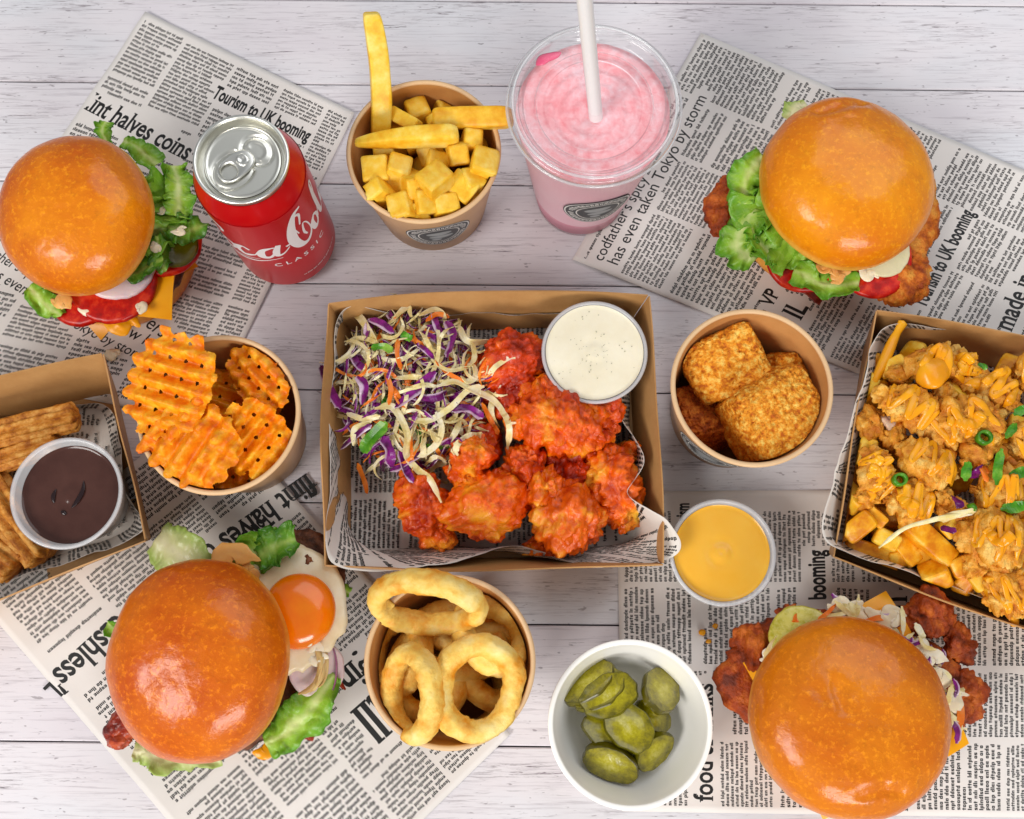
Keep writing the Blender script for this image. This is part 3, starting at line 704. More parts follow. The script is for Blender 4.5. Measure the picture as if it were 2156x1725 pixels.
liner('newsprint liner under the saucy wings with a wavy right edge',
    [(735, 680, 2), (860, 672, 2), (1000, 668, 2), (1180, 668, 2), (1300, 672, 2), (1320, 760, 2), (1325, 860, 2), (1325, 960, 2), (1330, 1060, 2), (1325, 1140, 2), (1200, 1150, 2), (1050, 1152, 2), (900, 1152, 2), (740, 1152, 2), (735, 1040, 2), (732, 900, 2), (732, 780, 2)],
    [(722, 652, 40), (850, 664, 28), (1000, 660, 24), (1180, 662, 24), (1310, 655, 30), (1345, 742, 34), (1300, 852, 34), (1356, 968, 40), (1322, 1040, 40), (1406, 1096, 48), (1420, 1172, 40), (1250, 1192, 32), (1090, 1150, 26), (930, 1188, 40), (706, 1190, 46), (694, 1020, 40), (700, 800, 34)], 41)
liner('newsprint liner folded under the churros',
    [(-300, 940, 2), (-100, 905, 2), (70, 880, 2), (205, 862, 2), (235, 940, 2), (258, 1030, 2), (280, 1105, 2), (150, 1160, 2), (0, 1205, 2), (-280, 1290, 2)],
    [(-310, 936, 12), (-100, 898, 12), (70, 872, 12), (212, 852, 10), (252, 930, 18), (262, 1030, 34), (297, 1120, 34), (150, 1180, 14), (0, 1228, 14), (-290, 1310, 14)], 43)
liner('newsprint liner around the loaded chips with a folded left edge',
    [(1885, 715, 2), (2050, 742, 2), (2200, 770, 2), (2380, 800, 2), (2360, 1340, 2), (2200, 1285, 2), (2050, 1235, 2), (1930, 1190, 2), (1800, 1150, 2), (1808, 1040, 2), (1830, 920, 2), (1858, 800, 2)],
    [(1862, 690, 46), (2040, 700, 36), (2200, 728, 36), (2400, 762, 36), (2376, 1370, 36), (2200, 1310, 36), (2040, 1252, 38), (1900, 1200, 40), (1742, 1140, 52), (1754, 1010, 50), (1770, 960, 50), (1812, 820, 50)], 47)

def sauce_pot(label, px, py, z0, h, rim_r, base_r, dip_label, dip_mat, level, dip_name, wave=0.5, mat='pot', rim_w=2.2):
    top = P(px, py, z0 + h); c = np.array((top[0], top[1], z0)); t = thing('sauce_pot', label, 'sauce pot', c, 'small plastic sauce pots')
    rf = lambda z: base_r + (rim_r - rim_w - base_r) * z / h
    obj('pot_wall', lathe([(0.01, .2), (base_r, 0), (rf(h - 1), h - 1), (rf(h - 1) - .5, h - 1), (base_r - .5, .7), (0.01, .8)], c, 80), MT[mat], t)
    obj('pot_rim', lathe([(rf(h - 1) - .4, h - 1), (rf(h) + .2, h), (rim_r - .6, h + .1), (rim_r, h - .6), (rim_r - .3, h - 1.6), (rim_r - .7, h - 1.4), (rim_r - .9, h - .6), (rf(h) + .4, h - .6), (rf(h - 1) - .4, h - 1)], c, 80), MT[mat], t)
    n, k = 96, 30; r = rf(level) - .6; rr = np.linspace(0.01, r, k); a = np.linspace(0, 2 * math.pi, n, endpoint=False)
    X, Y = np.outer(np.cos(a), rr), np.outer(np.sin(a), rr); pts = np.stack([X.ravel(), Y.ravel(), X.ravel() * 0], 1)
    z = level + wave * fbm(pts, .06, int(px), 2) + .9 * np.clip(1 - (r - np.tile(rr, n)) / 2.0, 0, 1) ** 2
    z = z + wave * 1.3 * np.exp(-((np.tile(rr, n) - r * .1) / 3.2) ** 2) - wave * np.exp(-((np.tile(rr, n) - r * .22) / 3.0) ** 2)
    V1 = np.stack([X.ravel() + c[0], Y.ravel() + c[1], z + c[2]], 1); s2 = lathe([(r, level - .2), (rf(1.2) - .7, 1.2), (0.01, 1.2)], c, n)
    dz = merge((V1, grid_faces(n, k, cu=True)), s2)
    d = obj(dip_name, dz, MT[dip_mat], label=dip_label, cat='sauce')
    return t, c, d
POT1, PC1, DIP1 = sauce_pot('clear sauce pot of herb dip in the wings tray', 1252, 741, 12, 34, 33.6, 27, 'pale herb dip filling the pot in the wings tray', 'ranch', 32.6, 'herb_dip', .4, 'pot', 2.0)
POT2, PC2, DIP2 = sauce_pot('clear sauce pot of chocolate dip in the churro tray', 139, 1038, 24, 34, 34.0, 26, 'dark chocolate dip in the churro tray pot', 'choc', 26, 'chocolate_dip', .4)
POT3, PC3, DIP3 = sauce_pot('clear sauce pot of yellow sauce on the newspaper', 1522, 1163, 0.6, 35, 33.2, 26, 'smooth yellow sauce in the pot on the newspaper', 'aioli', 30.5, 'yellow_sauce', .6)
MT['choc_dark'] = plain('dark_chocolate_streak', (34, 18, 20), .2)
for pts, r in (([(176, 1012), (174, 1034), (162, 1056), (150, 1070)], 1.4), ([(118, 1030), (112, 1046), (114, 1060)], 1.3), ([(128, 1076), (140, 1084)], 1.1)):
    obj('dark_streak', tube(catmull(np.array([P(x, y, 50.4) for x, y in pts]), 12), r * np.sin(np.linspace(.1, 3.04, 12)) + .1, 8, .35), MT['choc_dark'], DIP2)
rg = random.Random(9); fl = []
for k in range(70):
    a, q = rg.uniform(0, 6.28), 27 * math.sqrt(rg.random()) * (1 if k % 3 else .5); x, y = PC1[0] + q * math.cos(a), PC1[1] + q * math.sin(a); s = rg.uniform(.2, .5)
    fl.append(tube(np.array([(x - s, y, PC1[2] + 33.1), (x, y + s * rg.uniform(-1, 1), PC1[2] + 33.3), (x + s, y, PC1[2] + 33.1)]), s * .6, 6))
obj('herb_flecks', merge(*fl), MT['fleck'], DIP1, kind='stuff')

def ramekin():
    h = 44.0; top = P(1327, 1524, h); c = np.array((top[0], top[1], 0.5)); ro = 48.5
    prof = [(0.01, 2.0), (24, 2.0), (25, 0), (28, 0), (29, 2), (36, 10), (43, 24), (47, 37), (ro, h - 1.2), (ro - .9, h), (ro - 2.6, h - .2), (ro - 3.4, h - 1.6), (43.2, 36), (38.5, 22), (33, 11.5), (28, 7.6), (20, 6.2), (0.01, 6.0)]
    p = catmull(np.array([(a, b, 0) for a, b in prof]), 90)[:, :2]; p[:, 0] = np.maximum(p[:, 0], .01)
    return obj('china_bowl', lathe(p, c, 110), MT['china'], label='small white china bowl of pickle slices', cat='bowl'), c
BOWL, BC = ramekin()

# ------------------------------------------------------------------ milkshake
def milkshake():
    h = 131.0; top = P(1252, 214, h); c = np.array((top[0], top[1], 0.4)); br, tr = 31.0, 47.0; H = h - 5
    rf = lambda z: br + (tr - br) * z / H
    t = thing('plastic_cup', 'clear plastic cup with lid holding the pink milkshake', 'plastic cup', c)
    obj('cup_wall', lathe([(0.01, 2), (br - 3, 2), (br, 0), (rf(H), H), (tr + .8, H + .8)], c, 110), MT['clear'], t)
    lid = [(tr - 6, h - 8)]
    prof = [(0.01, h - 6.2)]
    for r in np.arange(4.6, tr - 9, .35):
        prof.append((r, h - 6.2 + .15 * math.exp(-((r - 12) / .9) ** 2) + .15 * math.exp(-((r - 20) / .9) ** 2) + .3 * math.exp(-((r - 28.5) / .8) ** 2) + .6 * math.exp(-((r - 34) / .6) ** 2)))
    prof += [(tr - 7, h - 6.2), (tr - 5.2, h - 5.2), (tr - 3.6, h - 1.4), (tr - 2.4, h - .2), (tr - .6, h), (tr + 2.2, h - .6), (tr + 3.4, h - 2.2), (tr + 3.4, h - 5.4), (tr + 2.4, h - 7.2), (tr + 1.2, h - 8.4), (tr + .7, h - 8.2)]
    prof = [q for q in prof if q[0] > 4.5]
    obj('cup_lid', lathe(prof, c, 140), MT['lid'], t)
    obj('lid_lip', lathe([(tr + 3.5 + .9 * math.cos(x), h - 5.0 + .9 * math.sin(x)) for x in np.linspace(0, 2 * math.pi, 9)], c, 140), MT['lid_edge'], t)
    obj('lid_rim', lathe([(tr + .2 + .9 * math.cos(x), h + .2 + .6 * math.sin(x)) for x in np.linspace(0, 2 * math.pi, 9)], c, 140), MT['lid_edge'], t)
    logo(t, c, lambda z: rf(np.asarray(z) - c[2]) + .25, math.atan2(-c[1], -c[0]) + .34, c[2] + 60, 22.5, R(8))
    lv = h - 14; d = thing('milkshake', 'pink strawberry milkshake inside the clear cup', 'milkshake', c + (0, 0, 2.5))
    n, k = 110, 40; r = rf(lv) - .5; rr = np.linspace(.01, r, k); a = np.linspace(0, 2 * math.pi, n, endpoint=False)
    X, Y = np.outer(np.cos(a), rr).ravel(), np.outer(np.sin(a), rr).ravel(); q = np.stack([X, Y, X * 0], 1); rrr = np.tile(rr, n)
    z = lv + .8 * fbm(q, .12, 5, 3) + .5 * np.cos(rrr * .75) * np.clip(rrr / 20, 0, 1)
    obj('foam_top', (np.stack([X + c[0], Y + c[1], z + c[2]], 1), grid_faces(n, k, cu=True)), MT['shake_top'], d)
    obj('shake_body', lathe([(r, lv - .6), (rf(22) - .5, 22)], c, n), MT['shake'], d)
    obj('settled_syrup', lathe([(rf(22) - .5, 22), (rf(3) - .5, 2.6), (.01, 2.6)], c, n), MT['shake_low'], d)
    sy = np.array([P(1128, 138, lv + 6), P(1146, 124, lv + 6.4), P(1170, 116, lv + 6.2), P(1182, 110, lv + 6)])
    obj('syrup_smear', tube(catmull(sy, 14), np.array([0, 1.6, 2.6, 3.2, 3.3, 3, 2.8, 2.6, 2.4, 2.2, 1.8, 1.3, .9, 0]), 8, .3), MT['syrup'], d)
    a0, a1 = P(1256, 262, lv - 8), P(1228, -30, 232); pa = catmull(np.array([a0, a1]), 24); rad = 4.1
    T, Sd, U = frames(pa); an = np.linspace(0, 2 * math.pi, 28, endpoint=False)
    def shell(rr): return (pa[:, None] + rr * (np.cos(an)[None, :, None] * Sd[:, None] + np.sin(an)[None, :, None] * U[:, None])).reshape(-1, 3), grid_faces(24, 28, cv=True)
    obj('drinking_straw', merge(shell(rad), shell(rad - .35)), MT['straw'], label='white drinking straw standing in the pink milkshake', cat='straw')
milkshake()

# ------------------------------------------------------------------ drink can
def can():
    h = 133.0; top = P(507, 335, h); c = np.array((top[0], top[1], .4)); Rb = 33.1
    t = thing('drink_can', 'red soft drink can with white script lettering', 'drink can', c)
    body = [(.01, 6), (18, 5), (23.5, 1.0), (25, 0), (26.5, .8), (30.5, 5), (32.6, 9.5), (Rb, 14), (Rb, 60), (Rb, 108), (32.9, 111), (32.2, 114.5), (30.6, 119), (28.6, 123.5), (27.2, 126.5), (26.6, 128)]
    p = catmull(np.array([(a, b, 0) for a, b in body[5:]]), 60)[:, :2]
    obj('can_body', lathe(np.vstack([np.array(body[:5]), p]), c, 110), MT['can'], t)
    rim = [(26.5, 127.6), (26.4, 129), (27.2, 130.5), (27.5, 131.8), (27.2, 132.8), (26.4, 133.2), (25.5, 132.9), (25.0, 131.6), (24.6, 129), (24.2, 126.4), (23.6, 125.4), (22.9, 125.5), (22.5, 126.8), (22.2, 128.4)]
    obj('can_rim', lathe(catmull(np.array([(a, b, 0) for a, b in rim]), 50)[:, :2], c, 110), MT['alu'], t)
    lid = [(22.25, 128.3), (21.6, 128.8), (20.8, 128.6), (.01, 128.6)]
    n, k = 110, 46; rr = np.linspace(.01, 21.9, k); a = np.linspace(0, 2 * math.pi, n, endpoint=False); dirn = R(42)
    X, Y = np.outer(np.cos(a), rr).ravel(), np.outer(np.sin(a), rr).ravel(); cu, su = math.cos(dirn), math.sin(dirn)
    A, B = X * cu + Y * su, -X * su + Y * cu                       # A along the tab, + towards the mouth
    e1 = np.sqrt(((A - 10.5) / 8.2) ** 2 + (B / 9.6) ** 2); z = 128.6 - .9 * np.exp(-((e1 - 1) / .10) ** 2) - .35 * (e1 < 1)
    e2 = np.sqrt(((A - 10.5) / 5.0) ** 2 + (B / 6.2) ** 2); z += .5 * np.exp(-((e2 - 1) / .18) ** 2) * (A > 8)
    e3 = np.sqrt(((A + 7.0) / 13.0) ** 2 + (B / 10.6) ** 2); z -= .8 * np.exp(-((e3 - 1) / .09) ** 2) * (A < 2); z -= .5 * (e3 < 1) * (A < 2)
    z += .5 * np.exp(-((np.tile(rr, n) - 20.9) / .7) ** 2)
    obj('can_lid', (np.stack([X + c[0], Y + c[1], z + c[2]], 1), grid_faces(n, k, cu=True)), MT['alu_lid'], t)
    # pull tab: oval plate with a finger hole, rivet
    def oval(cx, ra, rb, m=44, p=2.5):
        th = np.linspace(0, 2 * math.pi, m, endpoint=False); return np.stack([cx + ra * np.sign(np.cos(th)) * np.abs(np.cos(th)) ** (2 / p), rb * np.sign(np.sin(th)) * np.abs(np.sin(th)) ** (2 / p)], 1)
    o1, i1 = oval(-4.6, 11.6, 7.4), oval(-9.6, 4.6, 4.8)
    def lift(q, z): return np.stack([c[0] + q[:, 0] * cu - q[:, 1] * su, c[1] + q[:, 0] * su + q[:, 1] * cu, np.full(len(q), c[2] + z)], 1)
    rings = [lift(o1, 129.4), lift(o1 * .985 + (-.07, 0), 130.5), lift((o1 - (-4.6, 0)) * .87 + (-4.6, 0), 130.8), lift((i1 - (-9.6, 0)) * 1.22 + (-9.6, 0), 130.6), lift(i1, 130.0), lift(i1, 129.4)]
    tab = obj('pull_tab', (np.vstack(rings), grid_faces(6, 44, cv=True)), MT['alu'], t)
    iv = oval(.5, 3.6, 3.9); obj('rivet', (np.vstack([lift(iv, 130.6), lift((iv - (.5, 0)) * .9 + (.5, 0), 131.5), lift((iv - (.5, 0)) * .5 + (.5, 0), 131.6), lift((iv - (.5, 0)) * .3 + (.5, 0), 131.0), lift((iv - (.5, 0)) * .01 + (.5, 0), 131.0)]), grid_faces(5, 44, cv=True)), MT['alu'], tab)
    # print wrapped on the wall; u mm round the can to the right, w mm up
    phi0 = R(-66)
    def wrap(u, w, l): ph = phi0 + np.asarray(u) / Rb; return np.stack([c[0] + (Rb + l) * np.cos(ph), c[1] + (Rb + l) * np.sin(ph), c[2] + np.asarray(w)], 1)
    def stroke(pts, lift=.14):
        q = catmull(np.array(pts, float), 40); T = unit(np.gradient(q[:, :2], axis=0)); N = np.stack([-T[:, 1], T[:, 0]], 1); wd = np.maximum(q[:, 2], .25)[:, None] / 2
        a, b = q[:, :2] + N * wd, q[:, :2] - N * wd; m = (q[:, :2])
        V = np.vstack([wrap(a[:, 0], a[:, 1], lift), wrap(m[:, 0], m[:, 1], lift), wrap(b[:, 0], b[:, 1], lift)]); return V, grid_faces(3, 40)
    ST = [
        [(-47, 84, 2.0), (-55, 92, 3.5), (-63, 86, 5.5), (-66, 74, 6.5), (-60, 62, 5.0), (-50, 62, 2.0)],            # first capital
        [(-50, 100, 1.2), (-42, 103, 3.6), (-35, 96, 3.0), (-37, 89, 1.8), (-41, 92, .6)],                              # its swash
        [(-38, 76, 1.2), (-42, 70, 4.6), (-39, 63, 4.2), (-34, 66, 2.4), (-34, 73, 3.2), (-38, 76, 1.2)],              # o
        [(-22, 73, 2.0), (-26, 77, 2.4), (-31, 71, 5.4), (-28, 63, 3.8), (-20, 66, 1.4)],                             # c
        [(-20, 66, 1.0), (-14, 76, 1.2), (-6, 77, 1.8)], [(-8, 77, 1.6), (-14, 74, 4.0), (-16, 65, 5.4), (-11, 63, 2.6), (-5, 72, 1.4)],   # a bowl
        [(-3, 79, 3.4), (-6, 70, 4.6), (-6, 64, 3.4), (-2, 65, 1.4), (3, 71, .8)],                                   # a stem
        [(1, 73, 2.0), (7, 75, 2.0)],                                                                             # hyphen
        [(12, 79, .8), (10, 92, 1.6), (13, 101, 2.4), (17, 99, 2.0), (15, 88, 1.2)],                                # big C loop at the top
        [(20, 106, 1.6), (14, 104, 3.6), (9, 92, 6.0), (7, 76, 7.2), (10, 64, 5.8), (16, 62, 3.2), (21, 70, 1.4), (20, 82, 1.0), (17, 86, 1.2), (15.5, 76, 1.8), (17, 70, 1.2)],
        [(27, 79, 1.6), (23.5, 73, 4.2), (25, 64, 3.8), (29, 66, 2.2), (30, 74, 2.6), (27, 79, 1.4)],                 # o
        [(31, 68, 1.0), (37, 92, 1.4), (38, 103, 1.6), (35.5, 104, 2.0), (35, 88, 4.4), (36, 66, 4.0), (40, 64, 2.0), (43, 69, 1.0)],   # l
        [(50, 77, 1.2), (45, 74, 4.0), (44, 66, 4.6), (48, 63, 2.6), (53, 72, 1.2)], [(54, 78, 3.2), (52, 66, 4.2), (57, 65, 1.4)],
        [(-44, 56, 1.2), (-36, 53.5, 2.6), (-24, 55, 1.8), (-12, 58, 1.0), (-4, 59, .5)],                              # ribbon under the first word
        [(-50, 60, .6), (-40, 57, 1.5), (-30, 57.5, 1.2), (-18, 60, .4)]]
    obj('script_lettering', merge(*[stroke(s) for s in ST]), MT['can_white'], t, smooth=False)
    V, F = text_mesh('C L A S S I C', .01)
    sz = 40.0 / V[:, 0].max(); obj('small_lettering', (wrap(V[:, 0] * sz - 12, V[:, 1] * sz * .95 + 46, .14), F), MT['can_white'], t, smooth=False)
    Q = body_print(None, 2, 0, 34, 3.0, random.Random(2), .9, 2.4)
    q = np.array(Q); s = np.stack([q[:, 0], q[:, 2], q[:, 2], q[:, 0]], 1).ravel(); w = np.stack([q[:, 1], q[:, 1], q[:, 3], q[:, 3]], 1).ravel()
    obj('fine_print', (wrap(s, 22 - w, .14), np.arange(len(s)).reshape(-1, 4).tolist()), MT['can_white'], t, smooth=False)
can()
# ------------------------------------------------------------------ chips in the cup
def chip_mesh(a, b, w, h, seed, roll=0.0, p=9.0, bend=0.0, taper=0.0, n=12):
    a, b = np.asarray(a, float), np.asarray(b, float); L = np.linalg.norm(b - a)
    V, F = cubeblob((0, 0, 0), (w, h, L), np.eye(3), p, n, 0.6, 0.07, seed, 0.15, 0.4)
    k = V[:, 2] / L
    V[:, :2] *= (1 - taper * np.clip(k + .5, 0, 1) ** 2)[:, None]
    V[:, 0] += bend * (1 - (2 * k) ** 2)
    V = V @ rz(roll).T @ align(b - a).T
    return V + (a + b) / 2, F
rg = random.Random(12)
obj('potato_chip', chip_mesh(P(800, 292, 62), P(781, 26, 116), 12.5, 12, 1, .2, 7, 3.0), MT['chip'], label='long thick chip standing up out of the cup', cat='chip', group='thick-cut chips in the kraft cup')
obj('potato_chip', chip_mesh(P(966, 285, 84), P(748, 301, 80), 13.5, 11.5, 2, .1, 6, 1.5, .55), MT['chip'], label='long thick chip lying across the top of the cup', cat='chip', group='thick-cut chips in the kraft cup')
obj('potato_chip', chip_mesh(P(915, 250, 74), P(1078, 247, 86), 12.5, 13, 3, .3, 8), MT['chip'], label='thick chip poking out over the cup rim towards the milkshake', cat='chip', group='thick-cut chips in the kraft cup')
CHIPS = [(545, 590, 66, 13, .6), (740, 592, 60, 13, .2), (630, 655, 66, 11, .3), (862, 770, 80, 13, .25), (938, 890, 80, 13, .05), (782, 872, 80, 13, .5), (305, 940, 80, 13, .1),
        (455, 912, 78, 14, -.1), (600, 868, 68, 13, .2), (675, 905, 74, 13, .1), (282, 1062, 76, 12.5, .3), (420, 1030, 72, 14, .1), (640, 975, 84, 16, .5), (560, 1060, 78, 13, .2), (795, 1045, 80, 12.5, .6),
        (872, 985, 78, 13, .5), (430, 1150, 78, 16, .35), (615, 1130, 80, 12.5, .1), (718, 1135, 78, 13, .0), (560, 1195, 74, 13, .2), (420, 715, 62, 12, .3), (520, 790, 60, 13, .2), (700, 770, 58, 13, .4), (350, 820, 60, 13, .4), (880, 840, 62, 13, .2), (880, 1080, 68, 12, .3), (330, 1120, 66, 12, .2)]
ORD = ('first', 'second', 'third', 'fourth', 'fifth', 'sixth', 'seventh', 'eighth', 'ninth', 'tenth')
rows = [sorted(sorted(range(len(CHIPS)), key=lambda i: CHIPS[i][1])[r:r + 6], key=lambda i: CHIPS[i][0]) for r in range(0, len(CHIPS), 6)]
CL = {i: '%s chip end from the left in the %s row from the back of the cup' % (ORD[j], ORD[r]) for r, row in enumerate(rows) for j, i in enumerate(row)}
for k, (cx, cy, z, w, ro) in enumerate(CHIPS):
    z += 3 + rg.uniform(-4, 4); x, y = cx * .375 + 673.7, cy * .375; top = P(x, y, z)
    ax = np.array((rg.uniform(-.7, .7), rg.uniform(-.75, .45), 1.0)) if k not in (0, 3, 6) else np.array((rg.uniform(-.2, .2), -.25, 1))
    d = unit(ax); L = min(46, (z - 9) / d[2]); bot = top - d * L
    q = bot[:2] - C1[:2]; rmax = 30; m = np.linalg.norm(q)
    if m > rmax: bot[:2] = C1[:2] + q / m * rmax
    obj('potato_chip', in_cup(chip_mesh(bot, top, w * 1.12, w * 1.1 * rg.uniform(.8, 1.15), 20 + k, ro + rg.uniform(-.3, .3), rg.uniform(9, 14), 0, rg.uniform(-.2, .2), 16), C1), MT['chip'], label=CL[k], cat='chip', group='thick-cut chips in the kraft cup')
a, b = P(825, 238, 68), P(880, 268, 72); obj('potato_chip', chip_mesh(a, b, 9, 9, 71, .2), MT['chip'], label='thin chip slanting behind the long crosswise chip', cat='chip', group='thick-cut chips in the kraft cup')

# ------------------------------------------------------------------ crumbed bites in the cup
for k, (x, y, z, s, r, m, lab) in enumerate([(1524, 764, 46, (45, 38, 38), (.25, -.25, .45), 'nugget', 'crumbed bite nearest the top of the cup'), (1626, 876, 52, (52, 47, 42), (.15, .1, .5), 'nugget', 'largest crumbed bite, at the front of the cup'),
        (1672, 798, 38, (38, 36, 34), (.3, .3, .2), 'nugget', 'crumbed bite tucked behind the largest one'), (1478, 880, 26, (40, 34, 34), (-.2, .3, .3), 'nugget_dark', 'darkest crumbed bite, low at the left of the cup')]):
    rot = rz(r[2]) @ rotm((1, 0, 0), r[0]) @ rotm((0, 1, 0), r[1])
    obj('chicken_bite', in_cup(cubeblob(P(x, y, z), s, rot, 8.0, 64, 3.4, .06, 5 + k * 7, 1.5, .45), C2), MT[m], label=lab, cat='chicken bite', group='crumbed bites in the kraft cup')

# ------------------------------------------------------------------ lattice fries
def waffle(center, rot, a, b, pitch, seed, c=1.55, amp=2.0, n=110, bend=0.0, p=2.3, phase=0.0):
    """lattice-cut potato slice: ridges one way on top, the other way below, open where the valleys cross"""
    g = np.linspace(-1, 1, n); U, W = np.meshgrid(g, g, indexing='ij'); X, Y = U * a, W * b; q = np.stack([X.ravel(), Y.ravel(), X.ravel() * 0], 1)
    wob = 1 + .13 * fbm(q, .06, seed, 2).reshape(n, n)
    e = 1 - (np.abs(U) ** p + np.abs(W) ** p) ** (1 / p) * wob + .05 * np.cos(2 * math.pi * X / pitch + phase) * (np.abs(W) > .4) + .05 * np.cos(2 * math.pi * Y / pitch + phase) * (np.abs(U) > .4)
    t1, t2 = c + amp * np.cos(2 * math.pi * X / pitch + phase), c + amp * np.cos(2 * math.pi * Y / pitch + phase)
    th = np.minimum(t1 + t2, 1.4 * min(a, b) * e / 2.2 + .02) ; mid = (t1 - t2) / 2
    hole = th <= 0.12; th = np.maximum(th, 0.0); jit = .35 * fbm(q, .5, seed + 3, 2).reshape(n, n)
    zb = bend * (X / a) ** 2 * a * .5
    T, B = mid + th / 2 + jit + zb, mid - th / 2 + zb - jit * .3
    V = np.vstack([np.stack([X, Y, T], 2).reshape(-1, 3), np.stack([X, Y, B], 2).reshape(-1, 3)])
    keep = ~(hole[:-1, :-1] & hole[1:, :-1] & hole[:-1, 1:] & hole[1:, 1:]); F = []
    gf = grid_faces(n, n); kf = keep.ravel()
    F = [f for f, k in zip(gf, kf) if k]; F += [[i + n * n for i in f[::-1]] for f, k in zip(gf, kf) if k]
    # close the rim and the openings
    cnt = {}
    for f, k in zip(gf, kf):
        if k:
            for x, y in zip(f, f[1:] + f[:1]): cnt.setdefault((min(x, y), max(x, y)), []).append((x, y))
    for v in cnt.values():
        if len(v) == 1: x, y = v[0]; F.append([y, x, x + n * n, y + n * n])
    used = np.unique(np.concatenate([np.array(f) for f in F])); mp = -np.ones(len(V), int); mp[used] = np.arange(len(used))
    return V[used] @ rot.T + center, [[int(mp[i]) for i in f] for f in F]
def frame(xd, nd):
    """rotation from an x direction and a face normal"""
    nrm = unit(nd); x = np.asarray(xd, float); x = unit(x - nrm * (x @ nrm)); return np.stack([x, np.cross(nrm, x), nrm], 1)
WF = 'lattice fries in the kraft cup'
for lab, c, xd, nd, a, b, pt, sd, ph in [
    ('large lattice fry lying flat on top of the cup, overhanging its left side', P(360, 812, 86), (.28, .96, .1), (-.22, -.12, 1), 33, 28.5, 10.6, 1, 0),
    ('lattice fry with thick diagonal ridges at the front of the cup', P(402, 946, 80), (.80, -.60, 0), (-.10, -.25, 1), 27, 31, 11.5, 2, 1),
    ('ridged lattice fry leaning on the right wall of the cup', P(545, 795, 74), (.7, .7, .1), (-.25, -.1, 1), 16, 25, 9.2, 3, 0),
    ('lattice fry with open holes at the lower right of the cup', P(530, 922, 74), (.7, -.6, 0), (.2, -.3, 1), 22, 22, 9.6, 4, 2),
    ('lattice fry end piece low at the bottom of the cup', P(478, 985, 62), (.9, -.3, 0), (.1, -.5, 1), 23, 15, 9.6, 5, 0),
    ('shaded lattice fry deep behind the ridged ones', P(500, 860, 52), (.3, .9, 0), (.1, .2, 1), 30, 26, 9.8, 6, 1),
    ('lattice fry standing on edge at the left of the cup', P(345, 900, 58), (-.6, .7, 0), (-.7, -.3, .7), 26, 20, 9.8, 7, 0)]:
    obj('lattice_fry', in_cup(waffle(c, frame(xd, nd), a, b, pt, sd, 4.0 if sd == 2 else 2.3, 3.4 if sd == 2 else 2.8, bend=.12, phase=ph, p=2.0), C3), MT['waffle'], label=lab, cat='lattice fry', group=WF)

# ------------------------------------------------------------------ onion rings
def onion_ring(c, nrm, xd, ra, rb, tr, seed, flat=1.3):
    n, m = 84, 26; th = np.linspace(0, 2 * math.pi, n, endpoint=False); ps = np.linspace(0, 2 * math.pi, m, endpoint=False); M = frame(xd, nrm)
    w = 1 + .05 * n1(np.cos(th) * 1.6 + 7 * np.sin(th) * .2 + seed, seed) ; q0 = np.stack([ra * np.cos(th) * w, rb * np.sin(th) * w, 1.0 * np.sin(2 * th + seed)], 1)
    rad = np.stack([np.cos(th), np.sin(th), th * 0], 1); tv = tr * (1 + .13 * n1(2.2 * np.cos(th) + 2.1 * np.sin(th) * 1.3 + seed * 3, seed + 5))
    V = q0[:, None] + tv[:, None, None] * (np.cos(ps)[None, :, None] * rad[:, None] + flat * np.sin(ps)[None, :, None] * np.array((0, 0, 1.0)))
    V = V.reshape(-1, 3); N = (np.cos(ps)[None, :, None] * rad[:, None] + np.sin(ps)[None, :, None] * np.array((0, 0, 1.0))).reshape(-1, 3)
    V = V + N * (.8 * fbm(V, .13, seed, 3) + .7 * fbm(V, .4, seed + 2, 3) + .6 * (1 - 2 * np.abs(fbm(V, .45, seed + 8, 2))))[:, None]
    return V @ M.T + c, grid_faces(n, m, cu=True, cv=True)
for lab, c, nr, xd, ra, rb, tr, sd in [
    ('onion ring lying on top across the back of the cup', P(900, 1272, 86), (-.12, -.90, .50), (1, .24, .15), 27.5, 22, 5.0, 1),
    ('largest onion ring with its open hole facing up', P(1006, 1450, 77), (.12, -.12, 1), (.2, 1, 0), 23, 20, 6.0, 2),
    ('narrow onion ring standing tilted at the left of the cup', P(866, 1462, 77), (-.6, -.1, .72), (.16, 1, .05), 22, 16, 5.4, 3),
    ('onion ring half hidden at the left wall of the cup', P(836, 1378, 54), (-.3, .2, .9), (.1, 1, 0), 19, 15, 5.6, 4),
    ('onion ring tucked behind at the right wall of the cup', P(1040, 1335, 62), (.3, .4, .9), (.8, -.5, 0), 19, 16, 6.4, 5),
    ('onion ring deep in the middle of the cup', P(960, 1350, 46), (.1, .35, 1), (1, 0, 0), 24, 19, 6.0, 6),
    ('onion ring lying flat between the left ones', P(900, 1420, 48), (-.1, .1, 1), (0, 1, 0), 22, 18, 6.2, 8), ('onion ring low at the right of the cup', P(1050, 1400, 44), (.1, .1, 1), (0, 1, 0), 20, 18, 6.2, 9),
    ('onion ring at the bottom under the largest one', P(990, 1450, 34), (.2, .1, 1), (0, 1, 0), 24, 20, 6.0, 7)]:
    obj('onion_ring', in_cup(onion_ring(c, nr, xd, ra * 1.04, rb * 1.04, tr * 1.06, sd), C4), MT['ring'], label=lab, cat='onion ring', group='battered onion rings in the kraft cup')

